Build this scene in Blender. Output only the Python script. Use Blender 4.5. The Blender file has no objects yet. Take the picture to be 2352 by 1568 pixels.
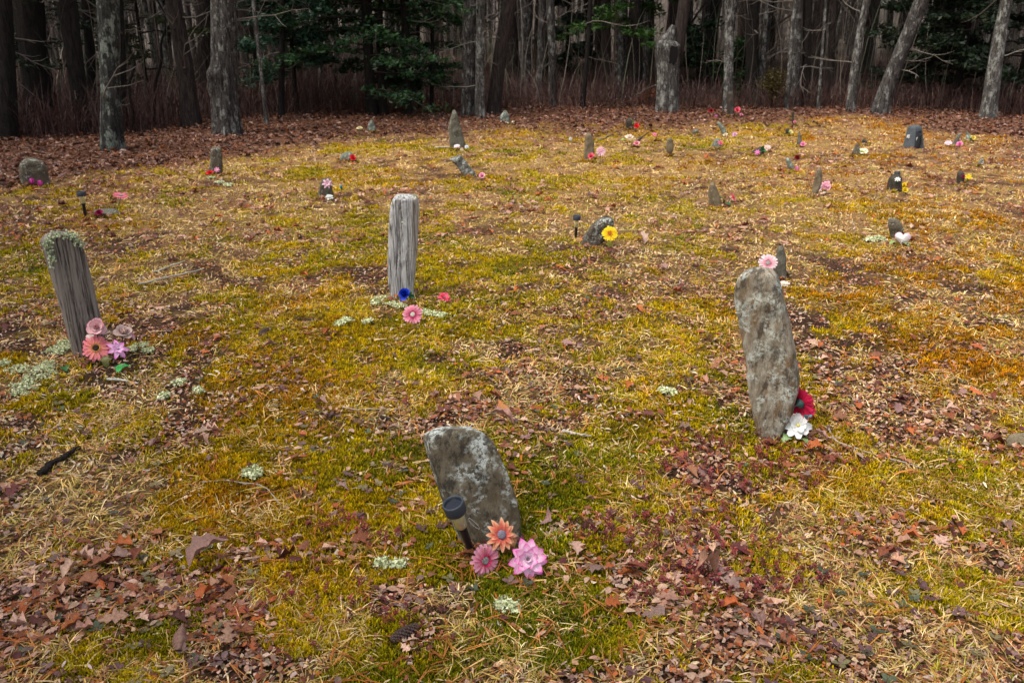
import bpy, math, random
import numpy as np
from mathutils import Vector, Matrix

random.seed(7)
RNG = np.random.default_rng(11)
SC = bpy.context.scene
COL = SC.collection
PI = math.pi

# ------------------------------------------------------------------ noise
def _hash(ix, iy, iz, seed):
    h = (ix.astype(np.int64) * 374761393 + iy.astype(np.int64) * 668265263 + iz.astype(np.int64) * 2147483647 + seed * 1274126177)
    h = (h ^ (h >> 13)) * 1274126177
    h = h & 0xffffffff
    h = (h ^ (h >> 16)) * 2246822519
    h = h & 0xffffffff
    h = h ^ (h >> 15)
    return (h & 0xffffff) / float(0xffffff)

def vnoise(x, y, z=None, seed=0):
    x = np.asarray(x, float); y = np.asarray(y, float)
    z = np.zeros_like(x) if z is None else np.asarray(z, float)
    ix, iy, iz = np.floor(x), np.floor(y), np.floor(z)
    fx, fy, fz = x - ix, y - iy, z - iz
    fx = fx * fx * (3 - 2 * fx); fy = fy * fy * (3 - 2 * fy); fz = fz * fz * (3 - 2 * fz)
    def c(a, b, d): return _hash(ix + a, iy + b, iz + d, seed)
    x00 = c(0,0,0) * (1 - fx) + c(1,0,0) * fx
    x10 = c(0,1,0) * (1 - fx) + c(1,1,0) * fx
    x01 = c(0,0,1) * (1 - fx) + c(1,0,1) * fx
    x11 = c(0,1,1) * (1 - fx) + c(1,1,1) * fx
    a = x00 * (1 - fy) + x10 * fy
    b = x01 * (1 - fy) + x11 * fy
    return (a * (1 - fz) + b * fz) * 2 - 1

def fbm(x, y, z=None, oct=3, seed=0):
    x = np.asarray(x, float); y = np.asarray(y, float)
    z = np.zeros_like(x) if z is None else np.asarray(z, float)
    s = 0; a = 1.0; t = 0
    for i in range(oct):
        s = s + a * vnoise(x, y, z, seed + i * 17)
        t += a; a *= .5
        x = x * 2.03 + 3.1; y = y * 2.03 + 1.7; z = z * 2.03
    return s / t

def sst(a, b, x):
    t = np.clip((x - a) / (b - a), 0, 1)
    return t * t * (3 - 2 * t)

# ------------------------------------------------------------------ camera model
CAMH = 1.5
PITCH = math.radians(20.27)
FPX = 1960.0
CP, SP = math.cos(PITCH), math.sin(PITCH)

def ray(u, v):
    a = (u - 1176.0) / FPX; b = (784.0 - v) / FPX
    return Vector((a, CP + b * SP, -SP + b * CP))

def proj(x, y, z):
    zz = z - CAMH
    dep = y * CP - zz * SP
    up = y * SP + zz * CP
    dep = np.maximum(dep, 1e-3)
    return 1176 + FPX * x / dep, 784 - FPX * up / dep

# ------------------------------------------------------------------ terrain
def H(x, y):
    x = np.asarray(x, float); y = np.asarray(y, float)
    h = fbm(x * .55, y * .55, oct=2, seed=3) * .035 + fbm(x * 3.1, y * 3.1, oct=3, seed=9) * .014
    h = h + .013 * fbm(x * 7.5, y * 7.5, oct=2, seed=13) * (np.hypot(x, y) < 20)
    h = h + .055 * np.exp(-(((x - 3.9) / .5) ** 2 + ((y - 9.0) / .35) ** 2))
    r = np.hypot(x, y)
    h = h + sst(48, 120, r) * (11 + 4 * fbm(x * .02, y * .02, oct=2, seed=5)) * (1 - .93 * sst(-.15, -.52, x / np.maximum(y, 1)))
    h = h - .9 * sst(17, 40, r) * sst(-.1, -.4, x / np.maximum(y, 1))
    return h

def Hs(x, y): return float(H(np.array([x]), np.array([y]))[0])

def gp(u, v):
    "ground point seen at (u, v)"
    d = ray(u, v); t = CAMH / -d.z
    for i in range(6):
        x, y = d.x * t, d.y * t
        t = (CAMH - Hs(x, y)) / -d.z
    return Vector((d.x * t, d.y * t, Hs(d.x * t, d.y * t)))

def pl(u, v, base, lean=0.0):
    "point where the ray of (u, v) meets the upright (or leaning) plane through base that faces the viewer"
    n = Vector((base.x, base.y, 0)).normalized()
    n = (n * math.cos(lean) - Vector((0, 0, 1)) * math.sin(lean))
    c = Vector((0, 0, CAMH)); d = ray(u, v)
    t = (base - c).dot(n) / d.dot(n)
    return c + d * t

# ------------------------------------------------------------------ objects
def tag(o, label=None, cat=None, group=None, kind=None):
    if label: o['label'] = label
    if cat: o['category'] = cat
    if group: o['group'] = group
    if kind: o['kind'] = kind
    return o

def empty(name, loc, rz=0):
    o = bpy.data.objects.new(name, None); COL.objects.link(o)
    o.location = loc; o.rotation_euler = (0, 0, rz); o.empty_display_size = .05
    return o

def meshobj(name, V, F, mat, parent=None, col=None, smooth=False, origin=None):
    V = np.asarray(V, np.float32)
    if origin is not None: V = V - np.asarray(origin, np.float32)
    me = bpy.data.meshes.new(name)
    if isinstance(F, np.ndarray):
        k = F.shape[1]; nf = len(F)
        me.vertices.add(len(V)); me.vertices.foreach_set('co', V.ravel())
        me.loops.add(nf * k); me.loops.foreach_set('vertex_index', F.astype(np.int32).ravel())
        me.polygons.add(nf)
        me.polygons.foreach_set('loop_start', np.arange(nf, dtype=np.int32) * k)
        me.update(calc_edges=True)
    else:
        me.from_pydata([tuple(map(float, v)) for v in V], [], F)
        me.update()
    if smooth:
        me.polygons.foreach_set('use_smooth', np.ones(len(me.polygons), bool))
    if col is not None:
        col = np.asarray(col, np.float32)
        c4 = np.ones((len(V), 4), np.float32); c4[:, :col.shape[1]] = col
        a = me.color_attributes.new('Col', 'FLOAT_COLOR', 'POINT')
        a.data.foreach_set('color', c4.ravel())
    if mat: me.materials.append(mat)
    o = bpy.data.objects.new(name, me); COL.objects.link(o)
    if parent is not None: o.parent = parent
    elif origin is not None: o.location = origin
    return o

class MB:
    "collects pieces for ONE mesh"
    def __init__(s): s.v = []; s.f = []; s.c = []; s.n = 0
    def add(s, V, F, c=(1, 1, 1)):
        V = np.asarray(V, float); s.v.append(V)
        for f in F: s.f.append(tuple(int(i) + s.n for i in f))
        c = np.asarray(c, float)
        s.c.append(np.tile(c[:3], (len(V), 1)) if c.ndim == 1 else c)
        s.n += len(V)
    def tube(s, pts, rad, seg=8, c=(1, 1, 1), cap=True):
        pts = [Vector(p) for p in pts]; n = len(pts)
        if not hasattr(rad, '__len__'): rad = [rad] * n
        V = []; up = Vector((.13, .21, 1)).normalized(); prev = None
        for i, p in enumerate(pts):
            t = (pts[min(i + 1, n - 1)] - pts[max(i - 1, 0)]).normalized()
            a = prev if prev is not None else (Vector((1, .1, 0)) if abs(t.z) > .7 else up)
            a = (a - t * a.dot(t)).normalized(); prev = a; b = t.cross(a)
            for k in range(seg):
                w = 2 * PI * k / seg
                V.append(p + (a * math.cos(w) + b * math.sin(w)) * rad[i])
        F = []
        for i in range(n - 1):
            for k in range(seg):
                k2 = (k + 1) % seg
                F.append((i * seg + k, i * seg + k2, (i + 1) * seg + k2, (i + 1) * seg + k))
        if cap:
            F.append(tuple(range(seg))[::-1]); F.append(tuple((n - 1) * seg + k for k in range(seg)))
        s.add([tuple(v) for v in V], F, c)
    def lathe(s, prof, p0, axis, seg=20, c=(1, 1, 1)):
        ax = Vector(axis).normalized(); a = ax.orthogonal().normalized(); b = ax.cross(a); p0 = Vector(p0)
        V = []; F = []
        for r, h in prof:
            for k in range(seg):
                w = 2 * PI * k / seg
                V.append(tuple(p0 + ax * h + (a * math.cos(w) + b * math.sin(w)) * r))
        for i in range(len(prof) - 1):
            for k in range(seg):
                k2 = (k + 1) % seg
                F.append((i * seg + k, i * seg + k2, (i + 1) * seg + k2, (i + 1) * seg + k))
        s.add(V, F, c)
    def build(s, name, mat, parent=None, smooth=True, origin=None, label=None):
        V = np.concatenate(s.v); 
        o = meshobj(name, V, s.f, mat, parent, np.concatenate(s.c), smooth, origin)
        if label: o['label'] = label
        return o

# ------------------------------------------------------------------ materials
def mat_new(name):
    m = bpy.data.materials.new(name); m.use_nodes = True
    nt = m.node_tree; b = nt.nodes['Principled BSDF']; b.inputs['Roughness'].default_value = .8
    b.inputs['Specular IOR Level'].default_value = .25
    return m, nt, b

def N(nt, t, **k):
    n = nt.nodes.new(t)
    for a, v in k.items():
        if a in n.inputs: n.inputs[a].default_value = v
        else: setattr(n, a, v)
    return n

def noise(nt, vec, scale, detail=5, rough=.6, dist=0):
    n = nt.nodes.new('ShaderNodeTexNoise'); n.inputs['Scale'].default_value = scale
    n.inputs['Detail'].default_value = detail; n.inputs['Roughness'].default_value = rough
    n.inputs['Distortion'].default_value = dist
    nt.links.new(vec, n.inputs['Vector']); return n.outputs['Fac']

def mapping(nt, vec, sc):
    n = nt.nodes.new('ShaderNodeMapping'); n.inputs['Scale'].default_value = sc
    nt.links.new(vec, n.inputs['Vector']); return n.outputs[0]

def rng(nt, f, a, b, c=0., d=1.):
    n = nt.nodes.new('ShaderNodeMapRange'); n.inputs[1].default_value = a; n.inputs[2].default_value = b
    n.inputs[3].default_value = c; n.inputs[4].default_value = d
    nt.links.new(f, n.inputs[0]); return n.outputs[0]

def mixc(nt, f, a, b, mode='MIX'):
    n = nt.nodes.new('ShaderNodeMix'); n.data_type = 'RGBA'; n.blend_type = mode
    for sock, val in ((n.inputs[0], f), (n.inputs[6], a), (n.inputs[7], b)):
        if isinstance(val, (int, float)): sock.default_value = val
        elif isinstance(val, tuple): sock.default_value = (*val, 1)
        else: nt.links.new(val, sock)
    return n.outputs[2]

def bump(nt, b, f, strength, dist):
    n = nt.nodes.new('ShaderNodeBump'); n.inputs['Strength'].default_value = strength
    n.inputs['Distance'].default_value = dist
    nt.links.new(f, n.inputs['Height']); nt.links.new(n.outputs[0], b.inputs['Normal']); return n

def objc(nt): return nt.nodes.new('ShaderNodeTexCoord').outputs['Object']
def attr(nt, name='Col'):
    n = nt.nodes.new('ShaderNodeVertexColor'); n.layer_name = name; return n.outputs[0]

def mat_cover(name, rough=.75, var=.35, scale=180, trans=0.0, spec=.2):
    "natural bits: own colour attribute with fine mottling"
    m, nt, b = mat_new(name)
    f = noise(nt, objc(nt), scale, 3)
    c = mixc(nt, 1.0, attr(nt), mixc(nt, rng(nt, f, .3, .7), (1 - var,) * 3, (1 + var * .6,) * 3), 'MULTIPLY')
    nt.links.new(c, b.inputs['Base Color']); b.inputs['Roughness'].default_value = rough
    b.inputs['Specular IOR Level'].default_value = spec
    if trans:
        t = nt.nodes.new('ShaderNodeBsdfTranslucent'); nt.links.new(c, t.inputs[0])
        mx = nt.nodes.new('ShaderNodeMixShader'); mx.inputs[0].default_value = trans
        nt.links.new(b.outputs[0], mx.inputs[1]); nt.links.new(t.outputs[0], mx.inputs[2])
        nt.links.new(mx.outputs[0], nt.nodes['Material Output'].inputs[0])
    return m

def mat_stone(name, c1, c2, dark=(.035, .03, .028), lich=(.5, .55, .5), lamt=.55, damt=.5, stretch=(1, 1, .45), rust=None):
    m, nt, b = mat_new(name); o = objc(nt)
    st = mapping(nt, o, stretch)
    c = mixc(nt, rng(nt, noise(nt, st, 17, 8, .75), .38, .62), c1, c2)
    if rust: c = mixc(nt, rng(nt, noise(nt, mapping(nt, o, (1.3, 1.3, .35)), 12, 6, .7, .4), .51, .56, 0, .8), c, rust)
    c = mixc(nt, rng(nt, noise(nt, mapping(nt, o, (1.1, 1.1, .6)), 16, 10, .82), 1.02 - damt * .95, 1.09 - damt * .95, 0, .8), c, dark)
    lm = nt.nodes.new('ShaderNodeMath'); lm.operation = 'MULTIPLY'
    nt.links.new(rng(nt, noise(nt, o, 13, 3), .47, .6), lm.inputs[0])
    nt.links.new(rng(nt, noise(nt, o, 60, 8, .82), 1.07 - lamt, 1.1 - lamt), lm.inputs[1])
    c = mixc(nt, lm.outputs[0], c, lich)
    sp = noise(nt, o, 420, 3, .8)
    c = mixc(nt, 1.0, c, mixc(nt, rng(nt, sp, .3, .7), (.55, .55, .55), (1.4, 1.38, 1.33)), 'MULTIPLY')
    nt.links.new(c, b.inputs['Base Color']); b.inputs['Roughness'].default_value = .92
    bump(nt, b, noise(nt, st, 60, 8, .75), .8, .012)
    return m

def mat_wood(name, light, darkc, tint=(.2, .14, .09)):
    m, nt, b = mat_new(name); o = objc(nt)
    st = mapping(nt, o, (60, 60, 2.2)); f = noise(nt, st, 1.6, 6, .7, .3)
    st2 = mapping(nt, o, (14, 14, 1.0)); g = noise(nt, st2, 1.3, 4, .6)
    c = mixc(nt, rng(nt, f, .38, .53), darkc, light)
    c = mixc(nt, rng(nt, g, .5, .7, 0, .55), c, tint)
    c = mixc(nt, rng(nt, noise(nt, o, 30, 5, .7), .66, .7, 0, .6), c, (.3, .33, .2))
    nt.links.new(c, b.inputs['Base Color']); b.inputs['Roughness'].default_value = .9
    bump(nt, b, f, .9, .006)
    return m

def mat_bark(name, light, darkc, lichen, amt=.5, sc=1.0):
    m, nt, b = mat_new(name); o = objc(nt)
    st = mapping(nt, o, (26 * sc, 26 * sc, 4.5 * sc)); f = noise(nt, st, 1.3, 8, .82, .5)
    c = mixc(nt, rng(nt, f, .42, .58), darkc, light)
    l = noise(nt, mapping(nt, o, (1, 1, .5)), 9, 9, .85)
    c = mixc(nt, rng(nt, l, 1.03 - amt, 1.08 - amt, 0, .95), c, mixc(nt, rng(nt, f, .35, .55), darkc, lichen))
    nt.links.new(c, b.inputs['Base Color']); b.inputs['Roughness'].default_value = .95
    bump(nt, b, f, 1.0, .05)
    return m

M = {}
M['stone_brown'] = mat_stone('weathered_brown_stone', (.085, .070, .05), (.16, .14, .105), lamt=.54, damt=.53)
M['stone_front'] = mat_stone('front_slab_stone', (.09, .072, .045), (.19, .165, .12), (.022, .02, .018), (.55, .6, .58), lamt=.60, damt=.56)
M['stone_tall'] = mat_stone('tall_slab_stone', (.17, .13, .08), (.46, .43, .36), (.05, .042, .036), (.55, .6, .55), lamt=.585, damt=.56, stretch=(1, 1, .28), rust=(.20, .115, .05))
M['stone_grey'] = mat_stone('grey_field_stone', (.09, .085, .065), (.17, .165, .135), lamt=.5, damt=.5)
M['stone_green'] = mat_stone('lichen_covered_stone', (.10, .115, .09), (.19, .21, .17), lamt=.6, damt=.46)
M['stone_tan'] = mat_stone('tan_field_stone', (.12, .095, .06), (.22, .18, .12), lamt=.48, damt=.42)
M['stone_dark'] = mat_stone('dark_field_stone', (.035, .03, .024), (.085, .07, .055), lamt=.46, damt=.5)
M['stone_pied'] = mat_stone('pied_field_stone', (.12, .12, .1), (.24, .25, .23), (.02, .02, .02), (.5, .55, .52), lamt=.6, damt=.6)
M['stone_boulder'] = mat_stone('dark_lichened_boulder', (.055, .045, .033), (.16, .13, .1), (.014, .013, .012), (.40, .44, .42), lamt=.57, damt=.57)
M['granite'] = mat_stone('blue_grey_granite', (.075, .09, .105), (.10, .12, .14), (.07, .08, .09), (.3, .32, .33), lamt=.4, damt=.38, stretch=(1, 1, 1))
M['wood_grey'] = mat_wood('silver_weathered_wood', (.50, .50, .50), (.04, .032, .027), (.25, .19, .13))
M['wood_brown'] = mat_wood('brown_grey_weathered_wood', (.27, .235, .21), (.04, .032, .028), (.15, .12, .1))
M['bark_oak'] = mat_bark('grey_oak_bark', (.10, .088, .082), (.013, .011, .010), (.36, .37, .335), .50)
M['bark_lichen'] = mat_bark('lichen_bark', (.06, .058, .052), (.012, .011, .011), (.30, .34, .29), .52)
M['bark_dark'] = mat_bark('dark_bark', (.028, .022, .019), (.007, .006, .005), (.05, .05, .043), .36)
M['bark_brown'] = mat_bark('brown_bark', (.07, .052, .045), (.016, .012, .011), (.12, .11, .1), .42)
M['bark_pale'] = mat_bark('pale_bark', (.12, .108, .098), (.022, .019, .017), (.42, .43, .39), .52)
M['foliage'] = mat_cover('evergreen_foliage', .55, .3, 8, .25, .3)
M['twig'] = mat_cover('dry_twigs', .85, .2, 20)
M['litter'] = mat_cover('dead_leaf_litter', .62, .35, 160, .12, .3)
M['grass'] = mat_cover('dry_grass', .7, .25, 90, .2, .25)
M['moss'] = mat_cover('moss_sprigs', .85, .3, 60, .2, .1)
M['lichen'] = mat_cover('reindeer_lichen', .95, .25, 120, .1, .1)
M['petal'] = mat_cover('cloth_petals', .6, .16, 240, .25, .2)
M['leafgreen'] = mat_cover('cloth_leaves', .45, .2, 150, .15, .4)
M['core'] = mat_cover('flower_core', .85, .6, 420)
# ------------------------------------------------------------------ what grows where
# soft patches (centre and radii given where they are seen from the path), strength per cover
BL = {
 'moss': [(1200,1450,420,130,.55),(300,1040,330,120,.35),(650,1150,300,110,.4),(1330,1100,150,60,.5),(1290,1260,160,70,.5),(760,640,170,60,.45),(640,790,330,90,.4),
          (860,890,300,90,.25),(1180,620,160,40,.4),(380,395,200,30,.5),(700,400,200,25,.45),(840,343,110,10,.9),(1060,690,160,60,.25),(1420,920,200,60,.2),
          (120,445,170,25,.5),(560,600,260,30,.3),(950,860,200,60,.3),(1550,410,300,8,.5),(1670,335,160,10,.6),(1180,283,120,10,.8),(2150,690,260,60,.5),
          (1950,470,50,9,1.2),(200,1480,330,90,.35),(1000,1330,300,70,.4),(2020,880,330,40,.15),(230,370,60,22,.9),(1450,325,200,8,.5),(1240,415,200,12,.4),
          (1930,1010,110,40,.5),(1850,1300,120,40,.2),(2250,780,140,40,.5),(1500,1210,170,60,.3)],
 'grass': [(1650,500,700,90,.35),(1750,390,420,40,.45),(560,500,320,60,.35),(250,660,260,80,.3),(1500,770,420,100,.25),(2100,1350,320,220,.4),(1980,1230,180,90,.5),
           (300,1150,260,110,.25),(150,1180,200,160,.3),(1120,1480,110,60,.35),(1350,1450,140,60,.2),(2200,560,300,80,.2),(1480,1080,110,70,.3),(950,960,260,60,.25),
           (1200,860,250,60,.25),(330,1230,200,60,.3),(1900,320,300,22,.35),(1050,480,300,60,.2)],
 'leaf': [(250,420,260,30,.5),(80,560,200,40,.35),(600,330,200,25,.4),(2250,350,200,30,.5),(1150,320,250,14,.5),(300,1370,260,55,1.0),(560,1430,240,45,.5),(760,1500,260,50,.55),(100,1400,160,50,.4),(1120,1010,120,50,.5),(980,1010,60,50,.6),(1210,985,110,40,.45),(1150,1300,120,28,.45),
          (2010,960,220,80,.5),(1960,900,140,70,.4),(2180,1010,200,70,.35),(1500,1000,160,50,.2),(1360,720,260,60,.35),(560,740,200,40,.25),(250,860,160,60,.45),
          (700,480,300,30,.25),(400,460,300,30,.3),(100,490,200,30,.4),(1300,1180,120,80,.15),(1620,1280,220,60,.35),(2100,400,300,25,.25),(1940,395,180,22,.35),
          (2250,960,200,120,.25),(1800,1400,260,90,.2),(2230,1200,200,100,.15),(1100,440,200,30,.3),(880,1250,200,60,.25),(230,700,160,50,.25),
          (650,1330,170,60,.5),(1220,1340,80,40,.6),(430,1440,240,80,.3),(1480,560,160,20,.35)],
 'mar': [(1700,1060,180,60,1.0),(1640,1040,100,40,.3),(1500,1230,240,70,.85),(1700,1320,200,80,.8),(1480,1370,120,40,.5),(790,1215,90,30,.8),(1330,960,60,25,.7),
         (620,790,80,35,.5),(130,760,120,50,.4),(1280,1070,60,30,.4),(830,880,100,30,.4),(900,1420,120,40,.35),(520,730,60,25,.5),(1880,1090,160,50,.35),(930,1240,60,30,.3)],
}

def blob(px, py, key):
    s = np.zeros_like(px)
    for cx, cy, rx, ry, w in BL[key]:
        s = s + w * np.exp(-((px - cx) / rx) ** 2 - ((py - cy) / ry) ** 2)
    return s

EDX = np.array([-400, 0, 120, 250, 380, 500, 640, 870, 1100, 1500, 1700, 2000, 2270, 2352, 2800])
EDY = np.array([380, 352, 350, 338, 320, 303, 286, 268, 268, 262, 264, 266, 280, 290, 300])

def fields(x, y):
    px, py = proj(x, y, np.zeros_like(x))
    edge = np.interp(px, EDX, EDY)
    band = np.interp(px, [0, 250, 520, 800, 1100, 1500, 1800, 2100, 2352], [80, 56, 56, 46, 26, 28, 6, 12, 38])
    ny = lambda s, sd, o=3: fbm(x * s, y * s, oct=o, seed=sd)
    n_m = ny(1.15, 21, 4); n_g = ny(1.3, 31, 4); n_l = ny(1.6, 41, 4); n_r = ny(1.5, 51, 4)
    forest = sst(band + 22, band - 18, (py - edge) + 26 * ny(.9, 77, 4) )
    far = sst(700, 350, py)
    hf = fbm(x * 5.5, y * 5.5, oct=3, seed=23); hg = fbm(x * 7, y * 7, oct=3, seed=33)
    wm = sst(-.16, .34, n_m * .55 + hf * .8 + blob(px, py, 'moss') * .55 + .02 - .16 * far) * (1 - forest)
    wg = sst(-.2, .38, n_g * .5 + hg * .8 + blob(px, py, 'grass') * .8 + .04 + .15 * far) * (1 - forest)
    wl = np.maximum(sst(-.1, .62, n_l * .55 + fbm(x * 6, y * 6, oct=3, seed=43) * .8 + blob(px, py, 'leaf') * .6 + .02 + .03 * far), forest)
    wr = sst(.1, .5, n_r * .45 + blob(px, py, 'mar') * 1.1 - .12) * (1 - forest)
    # moss hue 0 green .. 1 yellow .. 2 orange brown
    hue = .86 + .8 * ny(.9, 61) + .7 * ny(3.2, 63) + .25 * far - .35 * sst(1000, 1400, py) + .9 * sst(1700, 2150, px) * sst(1150, 800, py) + .5 * sst(420, 280, py) * sst(1700, 2000, px)
    hue = np.clip(hue, 0, 2)
    return wm, wg, wl, wr, hue, forest, px, py

MG = np.array([[.115, .14, .004], [.43, .31, .003], [.36, .135, .003]])
def mosscol(hue):
    h = np.clip(hue, 0, 1.999); i = h.astype(int); f = (h - i)[:, None]
    return MG[i] * (1 - f) + MG[np.minimum(i + 1, 2)] * f

# ------------------------------------------------------------------ ground sheet
def axis(lo, hi, step, grow, far):
    a = list(np.arange(lo, hi + 1e-6, step)); s = step
    while a[-1] < far: s *= grow; a.append(a[-1] + s)
    b = []; s = step; v = lo
    while v > -far: s *= grow; v -= s; b.append(v)
    return np.array(b[::-1] + a)
gx = axis(-9, 9, .034, 1.10, 420)
ys = [.5]
while ys[-1] < 420: ys.append(ys[-1] + max(.022, .0075 * ys[-1] * (1 if ys[-1] < 22 else 2.5)))
yn = [.5]; s = .03
while yn[-1] > -400: s *= 1.25; yn.append(yn[-1] - s)
gy = np.array(yn[:0:-1] + ys)
X, Y = np.meshgrid(gx, gy); X = X.ravel(); Y = Y.ravel()
wm, wg, wl, wr, hue, forest, px, py = fields(X, Y)
near = (np.hypot(X, Y) < 22)
Z = H(X, Y) + near * (wm * .012 * fbm(X * 9, Y * 9, oct=3, seed=70) + .004 * fbm(X * 25, Y * 25, oct=2, seed=71))
soil = np.array([.085, .04, .018])
c = np.tile(soil, (len(X), 1)) * (1 + .3 * fbm(X * 4, Y * 4, oct=3, seed=80))[:, None]
thatch = np.array([.36, .215, .08]); leafc = np.array([.17, .075, .04])
c = c * (1 - wg[:, None] * .9) + thatch * wg[:, None] * .9
c = c * (1 - wm[:, None] * .85) + mosscol(hue) * wm[:, None] * .85
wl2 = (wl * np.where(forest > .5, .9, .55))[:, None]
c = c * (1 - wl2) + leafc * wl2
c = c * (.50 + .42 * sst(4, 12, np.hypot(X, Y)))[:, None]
deep = sst(24, 60, np.hypot(X, Y))[:, None]
c = c * (1 - deep) + np.array([.095, .08, .068]) * deep
nx, nyy = len(gx), len(gy)
ii = (np.arange(nyy - 1)[:, None] * nx + np.arange(nx - 1)[None, :]).ravel()
F = np.stack([ii, ii + 1, ii + 1 + nx, ii + nx], 1)
m, nt, b = mat_new('mossy_ground')
o = objc(nt)
f1 = noise(nt, o, 55, 6, .75); f2 = noise(nt, o, 190, 4, .7)
cc = mixc(nt, 1.0, attr(nt), mixc(nt, rng(nt, f1, .3, .7), (.5, .48, .5), (1.5, 1.5, 1.45)), 'MULTIPLY')
cc = mixc(nt, 1.0, cc, mixc(nt, rng(nt, f2, .3, .7), (.55, .55, .55), (1.45, 1.42, 1.4)), 'MULTIPLY')
nt.links.new(cc, b.inputs['Base Color']); b.inputs['Roughness'].default_value = .95
bump(nt, b, f1, 1, .02)
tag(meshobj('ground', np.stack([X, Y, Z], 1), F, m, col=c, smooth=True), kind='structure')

# ------------------------------------------------------------------ scattering
def sample(n, dmin, dmax, p=1.2, side=.72, extra=.7):
    u = RNG.random(n); q = 1 - p
    d = (dmin ** q + u * (dmax ** q - dmin ** q)) ** (1 / q)
    x = (RNG.random(n) * 2 - 1) * (side * d + extra)
    return x, d

def place(TV, TF, x, y, z, yaw, pitch, roll, sc, cols, name, mat, label, cat, tcol=None, nrmsmooth=False, shear=None):
    "one mesh holding many small bits: template TV/TF turned, scaled and set down at every point"
    TV = np.asarray(TV, float); n = len(x)
    if np.ndim(sc) == 1: sc = np.stack([sc, sc, sc], 1)
    P = TV[None] * sc[:, None, :]
    cr, sr = np.cos(roll)[:, None], np.sin(roll)[:, None]
    Px, Py, Pz = P[..., 0], P[..., 1], P[..., 2]
    Px, Pz = Px * cr + Pz * sr, -Px * sr + Pz * cr
    cp_, sp_ = np.cos(pitch)[:, None], np.sin(pitch)[:, None]
    Py, Pz = Py * cp_ - Pz * sp_, Py * sp_ + Pz * cp_
    cy_, sy_ = np.cos(yaw)[:, None], np.sin(yaw)[:, None]
    Px, Py = Px * cy_ - Py * sy_, Px * sy_ + Py * cy_
    V = np.stack([Px + x[:, None], Py + y[:, None], Pz + z[:, None]], -1).reshape(-1, 3)
    TF = np.asarray(TF); F = (TF[None] + (np.arange(n) * len(TV))[:, None, None]).reshape(-1, TF.shape[1])
    C = np.repeat(cols[:, None, :], len(TV), 1)
    if tcol is not None: C = C * np.asarray(tcol)[None]
    return V, F, C.reshape(-1, 3)

def cover(name, batches, mat, label, cat):
    V = []; F = []; C = []; n = 0
    for v, f, c in batches:
        V.append(v); F.append(f + n); C.append(c); n += len(v)
    o = meshobj(name, np.concatenate(V), np.concatenate(F), mat, col=np.concatenate(C))
    return tag(o, label, cat, kind='stuff')

def pal(P, n, j=.18, w=None):
    P = np.asarray(P); i = RNG.choice(len(P), n, p=w)
    return P[i] * (1 + (RNG.random((n, 1)) * 2 - 1) * j) * (1 + (RNG.random((n, 3)) * 2 - 1) * .06)

def keep(x, y, w):
    k = RNG.random(len(x)) < w; return x[k], y[k]

def U(n, a, b): return RNG.random(n) * (b - a) + a

# template: curved ribbon blade along +y, bending down
def ribbon(seg, L=1., w=.05, bend=1.0):
    V = []; 
    for i in range(seg + 1):
        t = i / seg; a = bend * t
        yy = L * (math.sin(a) / bend if bend else t); zz = L * ((1 - math.cos(a)) / bend if bend else 0)
        ww = w * (1 - t ** 2) + w * .08
        V += [(-ww, yy, -zz), (ww, yy, -zz)]
    F = [(2 * i, 2 * i + 1, 2 * i + 3, 2 * i + 2) for i in range(seg)]
    return V, F

# oak leaf template (quads: spine to lobed edge), unit length 1 along y
def oakleaf(lobes, curl, cup, seed):
    r = random.Random(seed); ys_ = []; 
    n = lobes * 2 + 1; V = []; 
    for i in range(n + 1):
        t = i / n
        env = math.sin(PI * min(1, t * 1.02) ** .8) ** .7 if 0 < t < 1 else 0
        w = (.34 if i % 2 == 1 else .15) * env * r.uniform(.85, 1.15)
        if i == 0: w = .01
        if i == n: w = .03
        z = curl * math.sin(t * PI) * .25 + r.uniform(-.02, .02)
        e = cup * abs(w) * 1.6
        V += [(-w, t - .5 + (.05 if i % 2 else 0), z + e + r.uniform(-.03, .03)), (0, t - .5, z), (w * r.uniform(.8, 1.1), t - .5 + (.05 if i % 2 else 0), z + e * r.uniform(.4, 1.2))]
    F = []
    for i in range(n):
        a = 3 * i; F += [(a, a + 1, a + 4, a + 3), (a + 1, a + 2, a + 5, a + 4)]
    return V, F
OAK = [oakleaf(3, .5, .6, 1), oakleaf(3, -.9, -.7, 2), oakleaf(2, .9, 1.3, 3), oakleaf(3, .3, -1.2, 4), oakleaf(2, -.4, 1.6, 5)]
def oval(curl, cup, wd=.3):
    V = []; n = 4
    for i in range(n + 1):
        t = i / n; w = wd * math.sin(PI * (t * .96 + .02)) ** .75
        z = curl * math.sin(t * PI)
        V += [(-w, t - .5, z + cup * w), (0, t - .5, z), (w, t - .5, z + cup * w)]
    F = []
    for i in range(n):
        a = 3 * i; F += [(a, a + 1, a + 4, a + 3), (a + 1, a + 2, a + 5, a + 4)]
    return V, F

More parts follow.
